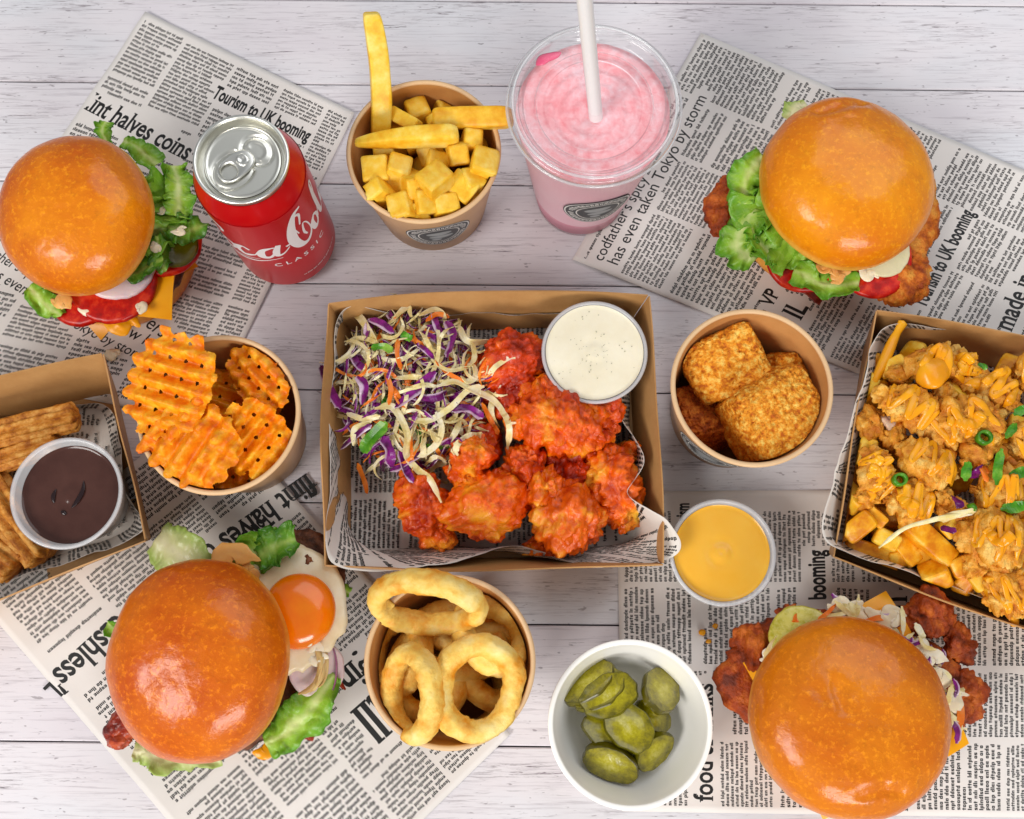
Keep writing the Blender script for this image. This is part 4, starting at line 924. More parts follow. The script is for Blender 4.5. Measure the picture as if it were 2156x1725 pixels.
# ------------------------------------------------------------------ churros
def churro(pts, r, seed, lobes=9):
    path = catmull(np.array([P(*p) for p in pts]), 60); T, Sd, U = frames(path); n = lobes * 8; a = np.linspace(0, 2 * math.pi, n, endpoint=False)
    prof = .82 + .42 * np.abs(np.cos(lobes * a / 2)); tw = np.linspace(0, .5, 60)
    ef = np.clip(np.minimum(np.arange(60), np.arange(60)[::-1]) / 2.0, 0.05, 1) ** .35
    D = np.cos(a)[None, :, None] * Sd[:, None] + np.sin(a)[None, :, None] * U[:, None]; rr = r * ef[:, None] * prof[None, :]
    V = (path[:, None] + rr[..., None] * D).reshape(-1, 3); V = V + D.reshape(-1, 3) * (.8 * fbm(V, .1, seed, 3) + .35 * fbm(V, .8, seed + 4, 2))[:, None]
    V[:n] = V[:n].mean(0) * .97 + V[:n] * .03; V[-n:] = V[-n:].mean(0) * .97 + V[-n:] * .03
    return V, grid_faces(60, n, cv=True)
for lab, pts, r, sd in [('ridged churro furthest up the tray, ending under the card wall', [(-160, 968, 30), (0, 916, 30), (168, 874, 28)], 8.2, 1), ('ridged churro lying just above the chocolate pot', [(-180, 1030, 24), (-20, 972, 24), (130, 924, 22)], 8.2, 2),
        ('thick sugared churro below the chocolate pot, at the frame edge', [(-40, 990, 20), (20, 1080, 20), (98, 1176, 18)], 11, 3), ('churro end at the lower left corner of the picture tray', [(-110, 1060, 18), (-40, 1140, 18), (40, 1200, 16)], 10, 4)]:
    obj('churro', churro(pts, r, sd), MT['churro'], label=lab, cat='churro', group='churros in the kraft tray')

# ------------------------------------------------------------------ pickles in the bowl
def pickle(x, y, z, ra, rb, ang, nrm, lab, seed, th=6.0):
    c = P(x, y, z); M = frame((math.cos(ang), math.sin(ang), 0), nrm); t = thing('pickle_slice', lab, 'pickle slice', c - (0, 0, th / 2), 'pickle slices in the white bowl')
    n = 60; a = np.linspace(0, 2 * math.pi, n, endpoint=False); w = 1 + .08 * n1(np.cos(a) + np.sin(a) * 1.7 + seed, seed) + .02 * np.cos(9 * a)
    def ring(f, zz): q = np.stack([ra * f * np.cos(a) * w, rb * f * np.sin(a) * w, zz + .6 * np.sin(a * 2 + seed) * f], 1); return q @ M.T + c
    fl = [ring(f, th / 2 - .25 * f * f + .35 * math.sin(f * 7)) for f in (.01, .2, .4, .6, .78, .9, .96)]
    obj('flesh', (np.vstack(fl + [ring(.96, -th / 2), ring(.5, -th / 2), ring(.01, -th / 2)]), grid_faces(10, n, cv=True)), MT['pickle'], t, attr={'q': np.repeat([.01, .2, .4, .6, .78, .9, .96, .96, .5, .0], n)})
    so = obj('skin', (np.vstack([ring(.955, th / 2 - .2), ring(.985, th / 2 - .25), ring(1.01, th / 4), ring(1.015, 0), ring(1.01, -th / 4), ring(.955, -th / 2)]), grid_faces(6, n, cv=True)), MT['pickle_skin'], t); fo = t.children[0]
    for q in t.children: m = q.modifiers.new('edge', 'EDGE_SPLIT'); m.split_angle = R(38)
for k, (x, y, z, ra, rb, an, nr, lab) in enumerate([
    (1240, 1440, 17, 19, 13, .5, (-.45, .5, 1), 'pickle slice highest at the left of the bowl'), (1262, 1455, 21, 18, 12, .45, (-.3, .35, 1), 'pickle slice second in the overlapping left row'),
    (1282, 1466, 25, 18.5, 12.5, .42, (-.12, .15, 1), 'pickle slice on top of the overlapping left row'), (1390, 1455, 22, 16.5, 12.5, .9, (.45, .4, 1), 'lone pickle slice at the upper right of the bowl'),
    (1374, 1508, 17, 13, 8.5, -.5, (.3, .1, 1), 'small pale pickle slice under the upper right one'), (1292, 1545, 19, 20, 11, -.35, (.1, .1, 1), 'wide pickle slice half hidden under the middle one'), (1322, 1530, 26, 17.5, 13, -.75, (.05, .1, 1), 'pickle slice lying on top in the middle'),
    (1376, 1580, 18, 14, 10.5, .6, (.4, -.3, 1), 'pale pickle slice at the lower right of the bowl'), (1286, 1606, 20, 18, 12, -.45, (-.15, -.4, 1), 'bright pickle slice lowest in the bowl')]):
    pickle(x, y, z + 7, ra * .98, rb * 1.0, an, (nr[0] * 1.5, nr[1] * 1.7, nr[2]), lab, k)

# ------------------------------------------------------------------ wings
G5 = lambda x, y, z: P(x * .3733 + 658.8, y * .3733 + 583.9, z)
WINGS = []
def wing(lab, mat, *bl):
    ms = [blob([G5(*p) for p in pts], [r * 1.1 for r in rad], 100, 84, fl, 3.2, .05, sd, .8, .3, 3.0, .6, None, 3.2) for pts, rad, fl, sd in bl]
    vf = in_tray(merge(*ms), RIM1, BASE1, 3.0); WINGS.append(vf)
    return obj('chicken_wing', vf, MT[mat], label=lab, cat='chicken wing', group='saucy wings in the kraft tray')
wing('dark red saucy wing beside the herb dip pot', 'wing_red', ([(1060, 360, 20), (1120, 480, 30), (1190, 620, 22)], (15, 21, 16), .8, 1), ([(1040, 560, 20), (1120, 640, 24), (1240, 590, 20)], (12, 15, 10), .9, 2))
wing('long saucy wing lying below the herb dip pot', 'wing', ([(1080, 830, 30), (1270, 790, 40), (1480, 850, 38), (1690, 900, 30)], (12, 16, 16.5, 12), .8, 3), ([(1180, 680, 30), (1330, 670, 38), (1450, 730, 36)], (9, 11, 9), .8, 4), ([(1560, 800, 32), (1640, 780, 34), (1690, 860, 30)], (8, 10, 8), .8, 5))
wing('golden brown wing against the right side of the tray', 'wing_gold', ([(1600, 930, 22), (1670, 1090, 28), (1740, 1260, 24), (1745, 1420, 14)], (12, 15.5, 14.5, 10), .75, 6), ([(1740, 940, 18), (1790, 1060, 18)], (9, 12), .9, 7))
wing('big saucy wing in the middle with a raised knuckle', 'wing', ([(900, 1150, 26), (980, 1290, 34), (1000, 1460, 22)], (18, 24, 16), .75, 8), ([(925, 890, 40), (910, 980, 44), (850, 1080, 40), (900, 1180, 34)], (8, 11.5, 11, 14), .9, 9), ([(1080, 1130, 26), (1220, 1070, 32), (1310, 1060, 28)], (13, 14, 10), .8, 10))
wing('saucy wing at the front with a pale centre', 'wing_gold', ([(1290, 1290, 24), (1420, 1350, 34), (1600, 1420, 22)], (16, 22, 15), .75, 11), ([(1220, 1190, 34), (1300, 1210, 36), (1420, 1240, 30)], (10, 12, 12), .85, 12), ([(1240, 1480, 14), (1290, 1530, 16), (1400, 1500, 14)], (9, 11, 9), .8, 13), ([(1590, 1250, 22), (1610, 1380, 24)], (10, 13), .85, 14))
wing('saucy drumette pointing down at the left', 'wing', ([(545, 1060, 26), (610, 1220, 30), (675, 1390, 26), (730, 1560, 12)], (10.5, 14, 13.5, 5), .85, 15))
wing('dark saucy wing deep in the middle of the tray', 'wing_red', ([(1330, 980, 14), (1420, 1090, 20), (1520, 1160, 16)], (13, 15, 12), .8, 16), ([(1450, 1050, 28), (1500, 1110, 30), (1470, 1140, 28)], (5, 6, 5), .9, 17))
wing('dark wing half buried under the slaw', 'wing_red', ([(700, 880, 14), (880, 930, 20), (1060, 930, 16)], (14, 18, 13), .8, 18))
wing('red wing tip showing between slaw and the dark red wing', 'wing_red', ([(930, 480, 16), (960, 600, 20), (1010, 720, 18)], (8, 11, 9), .8, 19))

# ------------------------------------------------------------------ slaw
def strip(path, w, th=0.7, twist=0.0, seed=0):
    """thin shred with a flat cross-section"""
    m = len(path); T, Sd, U = frames(path); tw = twist * np.linspace(-.5, .5, m) + .5 * n1(np.linspace(0, 2, m), seed)
    wd = w * np.clip(np.minimum(np.arange(m), np.arange(m)[::-1]) / 2.0, .35, 1) * (1 + .25 * n1(np.linspace(0, 3, m), seed + 2)); c, s = np.cos(tw)[:, None], np.sin(tw)[:, None]
    A, B = Sd * c + U * s, -Sd * s + U * c; V = []
    for sa, sb in ((-1, -.5), (0, -.9), (1, -.5), (1, .5), (0, .9), (-1, .5)): V.append(path + A * sa * wd[:, None] / 2 + B * (sb * th / 2 + .12 * w * sa * sa))
    V = np.stack(V, 1).reshape(-1, 3); n = len(V); F = grid_faces(m, 6, cv=True); F += [[0, 1, 2, 3, 4, 5], list(range(n - 1, n - 7, -1))]
    return V, F
SLAW = thing('coleslaw', 'heap of shredded cabbage and carrot slaw in the wings tray', 'coleslaw', G5(520, 640, 2))
SN = {'cab': 'cabbage_shred', 'purple': 'red_cabbage_shred', 'carrot': 'carrot_shred', 'herb': 'herb_leaf'}
def shred(parent, path, kind, w, seed, twist=1.0, th=.8): return obj(SN[kind], strip(path, w, th, twist, seed), MT[kind], parent, smooth=False, attr={'w': np.tile([1, .4, 0, 0, .4, 1], len(path))})
rg = random.Random(77)
WB = merge(*WINGS); WBVH = BVHTree.FromPolygons([tuple(v) for v in WB[0]], WB[1])
def over(p, lift):
    """lay a slaw point over the wings below it"""
    h = WBVH.ray_cast(Vector((p[0], p[1], 150)), Vector((0, 0, -1)))
    if h[0] is not None and h[0].z + lift > p[2]: p = np.array((p[0], p[1], h[0].z + lift))
    return p
def heap(x, y): return 6 + 40 * max(0, 1 - ((x - 560) / 560) ** 2 - ((y - 640) / 560) ** 2) ** .6
for k in range(258):
    a, q = rg.uniform(0, 6.28), math.sqrt(rg.random()); cx, cy = 555 + 400 * q * math.cos(a), 640 + 440 * q * math.sin(a)
    kind = rg.choices(('cab', 'purple', 'carrot', 'herb'), (44, 30, 23, 3))[0]; L = rg.uniform(120, 330) * (1.2 if kind == 'cab' else .8); hd = rg.uniform(0, 6.28); cur = rg.gauss(0, .9) * (1.6 if kind == 'cab' else .7)
    pts = []; lv = rg.uniform(-16, 5); m = 10
    x, y = cx - math.cos(hd) * L / 2, cy - math.sin(hd) * L / 2
    for i in range(m):
        e = (i / (m - 1) - .5); pts.append(over(G5(x, y, max(4, heap(x, y) + lv + 5 * math.cos(e * 3) + rg.uniform(-1.2, 1.2))), .8)); x += math.cos(hd) * L / m; y += math.sin(hd) * L / m; hd += cur / m * 2 + rg.gauss(0, .09)
    shred(SLAW, catmull(np.array(pts), 16), kind, {'cab': rg.uniform(1.7, 3.9), 'purple': rg.uniform(2.0, 5.2), 'carrot': rg.uniform(1.6, 2.8), 'herb': rg.uniform(2.5, 4.5)}[kind], k, rg.uniform(-4, 4), rg.uniform(.5, .9))
XS = {'cab': [], 'purple': [], 'carrot': []}                      # the finest shreds, too many to pick apart
for k in range(330):
    a, q = rg.uniform(0, 6.28), math.sqrt(rg.random()); x, y = 560 + 410 * q * math.cos(a), 640 + 450 * q * math.sin(a); kind = rg.choices(('cab', 'purple', 'carrot'), (48, 34, 18))[0]
    L = rg.uniform(70, 230); hd = rg.uniform(0, 6.28); cur = rg.gauss(0, 1.3); lv = rg.uniform(-12, 6.5); pts = []
    x -= math.cos(hd) * L / 2; y -= math.sin(hd) * L / 2
    for i in range(7): pts.append(over(G5(x, y, max(4, heap(x, y) + lv + rg.uniform(-1.5, 1.5))), .8)); x += math.cos(hd) * L / 7; y += math.sin(hd) * L / 7; hd += cur / 7 + rg.gauss(0, .12)
    XS[kind].append((strip(catmull(np.array(pts), 10), rg.uniform(1.0, 2.0), rg.uniform(.5, .8), rg.uniform(-4, 4), k + 900), 10))
for kind, L in XS.items(): obj(SN[kind], merge(*[v for v, n in L]), MT[kind], SLAW, smooth=False, kind='stuff', attr={'w': np.concatenate([np.tile([1, .4, 0, 0, .4, 1], n) for v, n in L])})
for k, (kind, w, pts) in enumerate([
    ('cab', 5.0, [(350, 745), (450, 735), (530, 880), (525, 1000), (600, 1100), (680, 1170), (745, 1300)]), ('cab', 4.2, [(965, 615), (870, 640), (770, 740), (650, 810), (540, 800)]), ('cab', 4.6, [(700, 620), (800, 590), (900, 640), (1010, 690), (1075, 790), (1110, 900), (1100, 1000)]),
    ('cab', 4.6, [(690, 760), (725, 850), (690, 950), (590, 1020)]), ('carrot', 3.6, [(950, 710), (1010, 820), (1050, 915)]), ('purple', 7.5, [(465, 740), (560, 660), (690, 530)]), ('purple', 6.0, [(45, 500), (90, 620), (160, 740)]), ('cab', 4.6, [(830, 510), (900, 500), (915, 560), (870, 590), (830, 560)]),
    ('cab', 6.0, [(150, 190), (250, 215), (320, 300), (370, 370)]), ('cab', 4.5, [(430, 270), (530, 170), (560, 220)]), ('cab', 4.5, [(600, 220), (690, 185), (755, 230)]), ('carrot', 3.5, [(640, 250), (700, 210), (770, 225)]), ('purple', 7, [(750, 250), (790, 340), (760, 450)]), ('purple', 6, [(320, 240), (390, 265), (460, 310)]), ('purple', 5, [(480, 980), (530, 1090), (590, 1190)]),
    ('cab', 5, [(820, 270), (870, 360), (1000, 360)]), ('cab', 4, [(900, 370), (910, 460), (880, 510)]), ('carrot', 3.2, [(690, 470), (760, 540), (850, 590)]), ('carrot', 3.2, [(420, 560), (440, 640), (430, 720)]), ('carrot', 3.2, [(480, 350), (475, 430), (500, 520)]), ('cab', 4, [(190, 770), (290, 800), (380, 780)]), ('purple', 4, [(160, 970), (260, 880), (330, 830)]), ('cab', 4, [(230, 950), (240, 850), (330, 810)]),
    ('herb', 8, [(280, 985), (330, 910), (420, 820)]), ('herb', 5, [(330, 400), (400, 390), (450, 420)]), ('herb', 5, [(500, 320), (560, 350)]), ('purple', 7, [(390, 900), (430, 980), (440, 1070)]), ('purple', 6, [(250, 560), (290, 620), (280, 720)]), ('carrot', 3.5, [(250, 1050), (290, 1150), (310, 1220)]), ('purple', 6, [(780, 760), (870, 740), (960, 790)])]):
    z = [heap(*q) + 7 for q in pts]; shred(SLAW, np.array([over(q, 1.6) for q in catmull(np.array([over(G5(x, y, max(9, zz)), 2.0) for (x, y), zz in zip(pts, z)]), 26)]), kind, w * .92, 300 + k, 1.6 if kind != 'herb' else .1, .8)

# ------------------------------------------------------------------ loaded chips
G6 = lambda x, y, z: P(x * .4078 + 1377.4, y * .4078 + 613.9, z)
rg = random.Random(31)
LC = 'chips in the loaded tray'
for k, (x0, y0, x1, y1, z0, z1, w, lab) in enumerate([
    (1165, 430, 1300, 360, 34, 40, 12, 'pale chip at the top left of the loaded tray'), (1040, 540, 1140, 440, 34, 36, 11, 'pointed chip against the folded liner edge'), (950, 800, 1060, 840, 36, 34, 13, 'pale chip end halfway down the liner edge'),
    (960, 1010, 1075, 1120, 34, 40, 13, 'pale cut chip above the liner corner'), (920, 1110, 950, 1290, 34, 30, 14, 'long chip standing along the liner corner'), (990, 1270, 1130, 1160, 36, 44, 14, 'saucy chip in the lower left corner'),
    (1300, 1180, 1530, 1390, 44, 38, 15, 'long sauced chip pointing to the lower right'), (1380, 1490, 1520, 1440, 34, 40, 16, 'thick chip end at the lower edge of the tray'), (1530, 1440, 1690, 1370, 38, 44, 14, 'sauced chip right of the thick chip end'),
    (1180, 640, 1250, 740, 38, 40, 12, 'golden chip below the long left chicken piece'), (1500, 480, 1600, 560, 40, 44, 12, 'golden chip between the upper chicken pieces'), (1060, 900, 1120, 760, 36, 40, 12, 'golden chip beside the left sauce-banded piece'), (1220, 1060, 1330, 960, 40, 46, 11, 'golden chip above the crumbly piece'), (1480, 1250, 1620, 1130, 42, 46, 12, 'golden chip under the long pale strand'), (1600, 560, 1700, 600, 44, 46, 11, 'golden chip above the right long piece'), (1820, 680, 1920, 720, 46, 46, 12, 'golden chip near the right frame edge'), (1140, 1250, 1260, 1310, 36, 38, 12, 'golden chip left of the long sauced chip'), (1640, 1520, 1760, 1440, 40, 44, 13, 'golden chip below the large torn chicken'), (1000, 690, 1080, 600, 34, 38, 12, 'golden chip under the liner fold'),
    (1200, 1380, 1420, 1340, 28, 30, 12, 'dark chip low behind the long sauced chip'), (1570, 1560, 1650, 1450, 30, 38, 12, 'chip standing at the lower tray wall'), (1690, 1520, 1830, 1500, 44, 46, 16, 'bright glazed chip on top near the lower right'), (1090, 1120, 1190, 1200, 40, 40, 10, 'small chip below the left chicken piece')]):
    obj('loaded_chip', in_tray(chip_mesh(G6(x0, y0, z0), G6(x1, y1, z1), w, w * .9, 100 + k, rg.uniform(0, 1), 7), RIM3, BASE3, 4.0), MT['chip' if k < 4 or 8 < k < 19 else 'chip_dark'], label=lab, cat='chip', group=LC)
for k in range(70):
    x, y = rg.uniform(960, 2250), rg.uniform(300, 1650)
    lft = 1130 - (y - 300) * .22; top = 250 + (x - 1150) * .2; bot = 1270 + (x - 900) * .40
    if x < lft or y < top or y > bot: continue
    z = rg.uniform(12, 30); an = rg.uniform(0, 6.28); L = rg.uniform(22, 40); c = G6(x, y, z); d = np.array((math.cos(an), math.sin(an), rg.uniform(-.25, .35))) * L / 2
    obj('loaded_chip', in_tray(chip_mesh(c - d, c + d, rg.uniform(11.5, 15), rg.uniform(11, 14), 200 + k, rg.uniform(0, 1), 7), RIM3, BASE3, 4.0), MT['chip_dark'], label='sauce-soaked chip buried among the loaded chips', cat='chip', group=LC)
def drizzle(bvh, pts, r, seed):
    q = catmull(np.array(pts), 70); out = []
    for p in q:
        hit = bvh.ray_cast(Vector((p[0], p[1], 200)), Vector((0, 0, -1)))
        out.append((p[0], p[1], (hit[0].z if hit[0] else p[2]) + r * .35))
    out = np.array(out); ker = np.ones(3) / 3; out[1:-1, 2] = np.convolve(out[:, 2], ker, 'valid')
    rad = r * (1 + .35 * n1(np.linspace(0, 6, 70), seed)); rad[:3] *= (.3, .6, .9); rad[-3:] *= (.9, .6, .3)
    out[1:-1, 2] = np.convolve(out[:, 2], ker, 'valid'); T = unit(np.gradient(out, axis=0)); Sd = unit(np.cross((0, 0, 1.0), T)); U = np.cross(T, Sd)
    a = np.linspace(0, 2 * math.pi, 12, endpoint=False); V = out[:, None] + rad[:, None, None] * (np.cos(a)[None, :, None] * Sd[:, None] + .38 * np.sin(a)[None, :, None] * U[:, None])
    return V.reshape(-1, 3), grid_faces(70, 12, cv=True)
for k, (lab, pts, rad, fl) in enumerate([
    ('chicken piece under a broad patch of cheese sauce at the top of the tray', [(1340, 340, 44), (1430, 380, 50), (1510, 420, 46)], (13, 17, 12), .7), ('small chicken piece beside the broad cheese patch', [(1560, 310, 42), (1600, 400, 46), (1570, 480, 42)], (9, 13, 10), .7),
    ('long chicken piece with a wide sauce zigzag left of the middle', [(1160, 510, 48), (1270, 570, 54), (1380, 650, 54), (1460, 700, 48)], (10, 14, 14, 9), .7), ('long chicken piece with sauce stripes right of the middle', [(1380, 760, 50), (1520, 690, 56), (1680, 650, 56), (1800, 620, 50)], (11, 15, 15, 11), .7),
    ('chicken piece with torn pale meat in the middle', [(1280, 770, 50), (1370, 850, 54), (1480, 920, 52), (1550, 950, 46)], (11, 15, 14, 10), .7), ('chicken piece with sauce bands at the left', [(1100, 820, 44), (1150, 920, 50), (1210, 1040, 46)], (10, 13, 11), .7),
    ('curved chicken piece towards the upper right', [(1690, 430, 44), (1770, 500, 50), (1880, 620, 46)], (11, 14, 9), .75), ('flat crumbly chicken piece left of the slaw strand', [(1180, 1070, 44), (1300, 1080, 50), (1430, 1130, 46)], (11, 14, 11), .6),
    ('chicken piece right of the spring onion slices', [(1640, 1020, 46), (1780, 1050, 52), (1930, 1060, 48)], (11, 15, 14), .65), ('large torn chicken piece at the lower right', [(1590, 1230, 48), (1740, 1270, 56), (1930, 1300, 52)], (15, 20, 18), .65),
    ('chicken piece at the right frame edge', [(1830, 820, 46), (1930, 790, 50), (2050, 780, 46)], (11, 15, 13), .7), ('sauced chicken piece in the upper right corner', [(1850, 420, 44), (1930, 430, 46), (2020, 470, 44)], (10, 13, 11), .7), ('glazed chicken piece at the lower right corner', [(1700, 1590, 44), (1840, 1560, 50), (1990, 1600, 46)], (12, 16, 15), .7)]):
    rad = [r * .86 for r in rad]
    Vb, Fb = blob([G6(*p) for p in pts], rad, 64, 56, fl, 2.6, .09, 500 + k, 1.2, .3, 3.0, .9, None, 3.4)
    o = obj('fried_chicken_piece', (Vb, Fb), MT['loaded'], label=lab, cat='chicken piece', group='fried chicken pieces in the loaded tray')
    bv = BVHTree.FromPolygons([tuple(v) for v in Vb], Fb); ax = catmull(np.array([G6(*p) for p in pts]), 9); T = unit(np.gradient(ax, axis=0)); N = np.stack([-T[:, 1], T[:, 0], T[:, 0] * 0], 1)
    wd = np.interp(np.linspace(0, 1, 9), np.linspace(0, 1, len(rad)), rad) * .78; fr = []
    if k == 0: fr.append(blob([G6(1350, 470, 57), G6(1430, 430, 62), G6(1520, 370, 58)], (5, 9, 6), 40, 30, .35, 1.6, .08, 7))
    z = []
    for i in range(1, 9):
        s = 1 if i % 2 else -1; z += [ax[i] + N[i] * wd[i] * s + T[i] * rg.uniform(-2, 2)]
    fr.append(drizzle(bv, [p + np.array((rg.uniform(-2, 2), rg.uniform(-2, 2), 0)) for p in z[:(8 if k % 3 else 6)]], rg.uniform(1.7, 2.5), k))
    if k % 2: fr.append(drizzle(bv, [ax[2] + N[2] * 3, ax[4] - N[4] * 4, ax[5] + N[5] * 2], 3.4, k + 40))
    obj('cheese_sauce', merge(*fr), MT['queso'], o)
    if k in (2, 4, 9):
        x, y = {2: (1235, 690), 4: (1390, 920), 9: (1750, 1345)}[k]; c = G6(x, y, 50 if k == 9 else 46); d = T[4] * (15 if k == 9 else 9)
        obj('torn_meat', blob([c - d, c, c + d], (3, 4.5, 3), 24, 20, .6, 1.0, .3, k, .6, .5), MT['meat'], o)
for k, (x, y, z, lab) in enumerate([(1250, 440, 42, 'small ragged crust piece near the liner fold'), (1480, 560, 48, 'small ragged crust piece between the two long pieces'), (1640, 500, 46, 'small ragged crust piece beside the curved piece'), (1230, 760, 44, 'small ragged crust piece left of the torn piece'), (1640, 860, 50, 'small ragged crust piece above the onion tubes'),
        (1480, 1060, 46, 'small ragged crust piece under the torn piece'), (1340, 1010, 46, 'small ragged crust piece above the crumbly piece'), (1120, 680, 40, 'small ragged crust piece against the liner'), (1560, 1150, 46, 'small ragged crust piece at the end of the pale strand'), (1760, 1420, 48, 'small ragged crust piece under the large torn piece'), (1700, 780, 52, 'small ragged crust piece under the open onion ring'), (1880, 950, 48, 'small ragged crust piece at the frame edge by the onion'), (1090, 1060, 42, 'small ragged crust piece in the left corner chips'), (1640, 1420, 46, 'small ragged crust piece beside the sauced chip')]):
    c = G6(x, y, z); an = rg.uniform(0, 6.28); d = np.array((math.cos(an), math.sin(an), .1)) * rg.uniform(5, 9)
    o = obj('fried_chicken_piece', blob([c - d, c + (0, 0, 2), c + d], (5, rg.uniform(7, 10), 5), 44, 40, .7, 2.2, .12, 900 + k, 1.2, .35, 3, .8, None, 2.6), MT['loaded'], label=lab, cat='chicken piece', group='fried chicken pieces in the loaded tray')
    if k % 2 == 0: obj('cheese_sauce', blob([c - d * .7 + (0, 0, 5), c + (1, 1, 7), c + d * .8 + (0, 0, 5)], (2, 3.4, 2), 30, 24, .5, 1.4, .15, k + 60), MT['queso'], o)
# spring onion, slaw shreds and crumbs on the loaded chips
def hoop(c, nrm, r, w, th, seed, sy=1.0):
    M = frame((1, .3, 0), nrm); n = 40; a = np.linspace(0, 2 * math.pi, n, endpoint=False); V = []
    for rr, zz in ((r, -w / 2), (r + .2, 0), (r, w / 2), (r - th, w / 2), (r - th - .1, 0), (r - th, -w / 2)): V.append(np.stack([rr * np.cos(a), rr * sy * np.sin(a), zz + .3 * np.sin(2 * a + seed)], 1) @ M.T + c)
    return np.vstack(V), grid_faces(6, n, cu=True, cv=True)
GO = 'spring onion slices on the loaded chips'
for k, (x, y, r, nr, lab) in enumerate([(1702, 756, 5.2, (.2, .2, 1), 'spring onion ring with an open centre on the right chicken piece'), (1266, 972, 4.6, (.1, .1, 1), 'pale green onion ring near the left chicken piece'), (1640, 1118, 3.2, (.8, .2, .6), 'tiny dark onion slice above the slaw strand')]):
    obj('spring_onion_slice', hoop(G6(x, y, 62 if k == 0 else 58), nr, r, 4.2, 1.7, k, .85), MT['herb'], label=lab, cat='spring onion', group=GO)
for k, (pts, w, lab) in enumerate([([(1820, 760), (1845, 715), (1868, 680)], 7, 'green onion sliver right of the open ring'), ([(1860, 640), (1900, 610), (1930, 590)], 8, 'dark green onion sliver at the frame edge'), ([(1670, 380), (1720, 395)], 6, 'green onion sliver at the top right'), ([(1610, 980), (1610, 920), (1625, 880)], 9, 'dark onion tube beside the purple shred'),
        ([(1770, 1000), (1775, 900), (1790, 810)], 8, 'long hollow onion tube below the open ring'), ([(1830, 985), (1870, 945), (1930, 920)], 9, 'bright curled onion piece at the right'), ([(1790, 1130), (1850, 1118), (1930, 1095)], 9, 'split onion piece above the large torn chicken')]):
    obj('spring_onion_slice', strip(catmull(np.array([G6(x, y, 61) for x, y in pts]), 12), w * .7, 1.0, 1.6, k), MT['herb'], smooth=False, label=lab, cat='spring onion', group=GO)
for k, (kind, w, pts, lab) in enumerate([('cab', 2.6, [(1160, 1325), (1290, 1225), (1420, 1185), (1500, 1165), (1640, 1150)], 'long pale cabbage shred curving across the loaded chips'), ('cab', 4.5, [(1470, 1180), (1560, 1150), (1660, 1130)], 'wide pale cabbage shred at the end of the long one'), ('purple', 6, [(1640, 960), (1665, 925), (1690, 900)], 'purple cabbage shred beside the onion tubes'),
        ('purple', 4, [(1480, 1220), (1560, 1240)], 'purple cabbage shred under the long pale one'), ('carrot', 3.5, [(1650, 850), (1690, 920), (1720, 985)], 'carrot shred between the onion tubes'), ('carrot', 3, [(1700, 880), (1720, 940)], 'short carrot shred beside the longer one'), ('purple', 5, [(1540, 1060), (1570, 1090), (1580, 1120)], 'dark purple shred above the pale strand')]):
    obj({'cab': 'cabbage_shred', 'purple': 'red_cabbage_shred', 'carrot': 'carrot_shred'}[kind], strip(catmull(np.array([G6(x, y, 60 if i else 52) for i, (x, y) in enumerate(pts)]), 20), w, 1.0, .6, k), MT[kind], label=lab, cat='vegetable shred', group='slaw shreds on the loaded chips')
cs = [G6(1130, 480, 40), G6(1200, 330, 40), G6(1240, 240, 40), G6(1290, 150, 44)]
obj('cheese_sauce_string', tube(catmull(np.array(cs), 30), 2.4 + 1.2 * np.abs(np.sin(np.linspace(0, 4, 30))), 9, .6), MT['queso'], label='string of cheese sauce running up to the corner of the loaded tray', cat='sauce')
obj('cheese_sauce_drop', blob([P(2128, 1296, 44), P(2136, 1308, 40), P(2142, 1318, 36)], (2.5, 3.4, 2), 20, 18, .7, .6, .2, 3), MT['queso'], label='cheese sauce drop on the lower rim of the loaded tray', cat='sauce')
# ------------------------------------------------------------------ burgers
def bun_top(c, Rr, up, low, tilt, seed, sx=1.0, sy=1.0, ang=0.0, dents=(), pw=2.35, creases=()):
    """domed bun: c centre of its widest ring"""
    n, ku, kl = 120, 46, 16; a = np.linspace(0, 2 * math.pi, n, endpoint=False)
    s = np.sin(np.linspace(0, math.pi / 2, ku)); top = [(Rr * max(1 - x ** pw, 0) ** (1 / pw), up * x, .12 + .88 * x) for x in s]
    t = np.linspace(1, 0, kl, endpoint=False); lo = [(Rr * max(1 - (.93 * x) ** 3.0, 0) ** (1 / 3.0), -low * x, .12 * (1 - x)) for x in t]
    prof = np.array([(0.01, -low, 0)] + lo + top); r, z, h = prof.T
    X = np.outer(np.cos(a), r) * sx; Y = np.outer(np.sin(a), r) * sy; Z = np.tile(z, (n, 1)); V = np.stack([X, Y, Z], 2).reshape(-1, 3)
    N = unit(V * (1, 1, 1.4)); V = V + N * (1.5 * fbm(V, .022, seed, 2) + .6 * fbm(V, .09, seed + 2, 3))[:, None]
    for dx, dy, rad, dep in dents:
        V[:, 2] -= dep * np.exp(-(((V[:, 0] - dx) ** 2 + (V[:, 1] - dy) ** 2) / rad ** 2)) * (V[:, 2] > 0)
    for x0, y0, x1, y1, wd, dep in creases:
        d = np.array((x1 - x0, y1 - y0)); L = np.linalg.norm(d); d = d / L; q = V[:, :2] - (x0, y0); al = np.clip(q @ d, 0, L); dist = np.linalg.norm(q - al[:, None] * d, axis=1)
        dep = dep * (1 + .8 * fbm(V * (1, 1, 0), .16, seed + 9, 2)); V[:, 2] -= dep * np.exp(-(dist / wd) ** 2) * (V[:, 2] > 0); V[:, 2] += .25 * dep * np.exp(-((dist - wd * 2) / wd) ** 2) * (V[:, 2] > 0) * (al > 0) * (al < L)
    M = rotm((1, 0, 0), tilt[0]) @ rotm((0, 1, 0), tilt[1]) @ rz(ang)
    return (V @ M.T + c, grid_faces(n, len(prof), cu=True)), {'h': np.tile(h, n)}
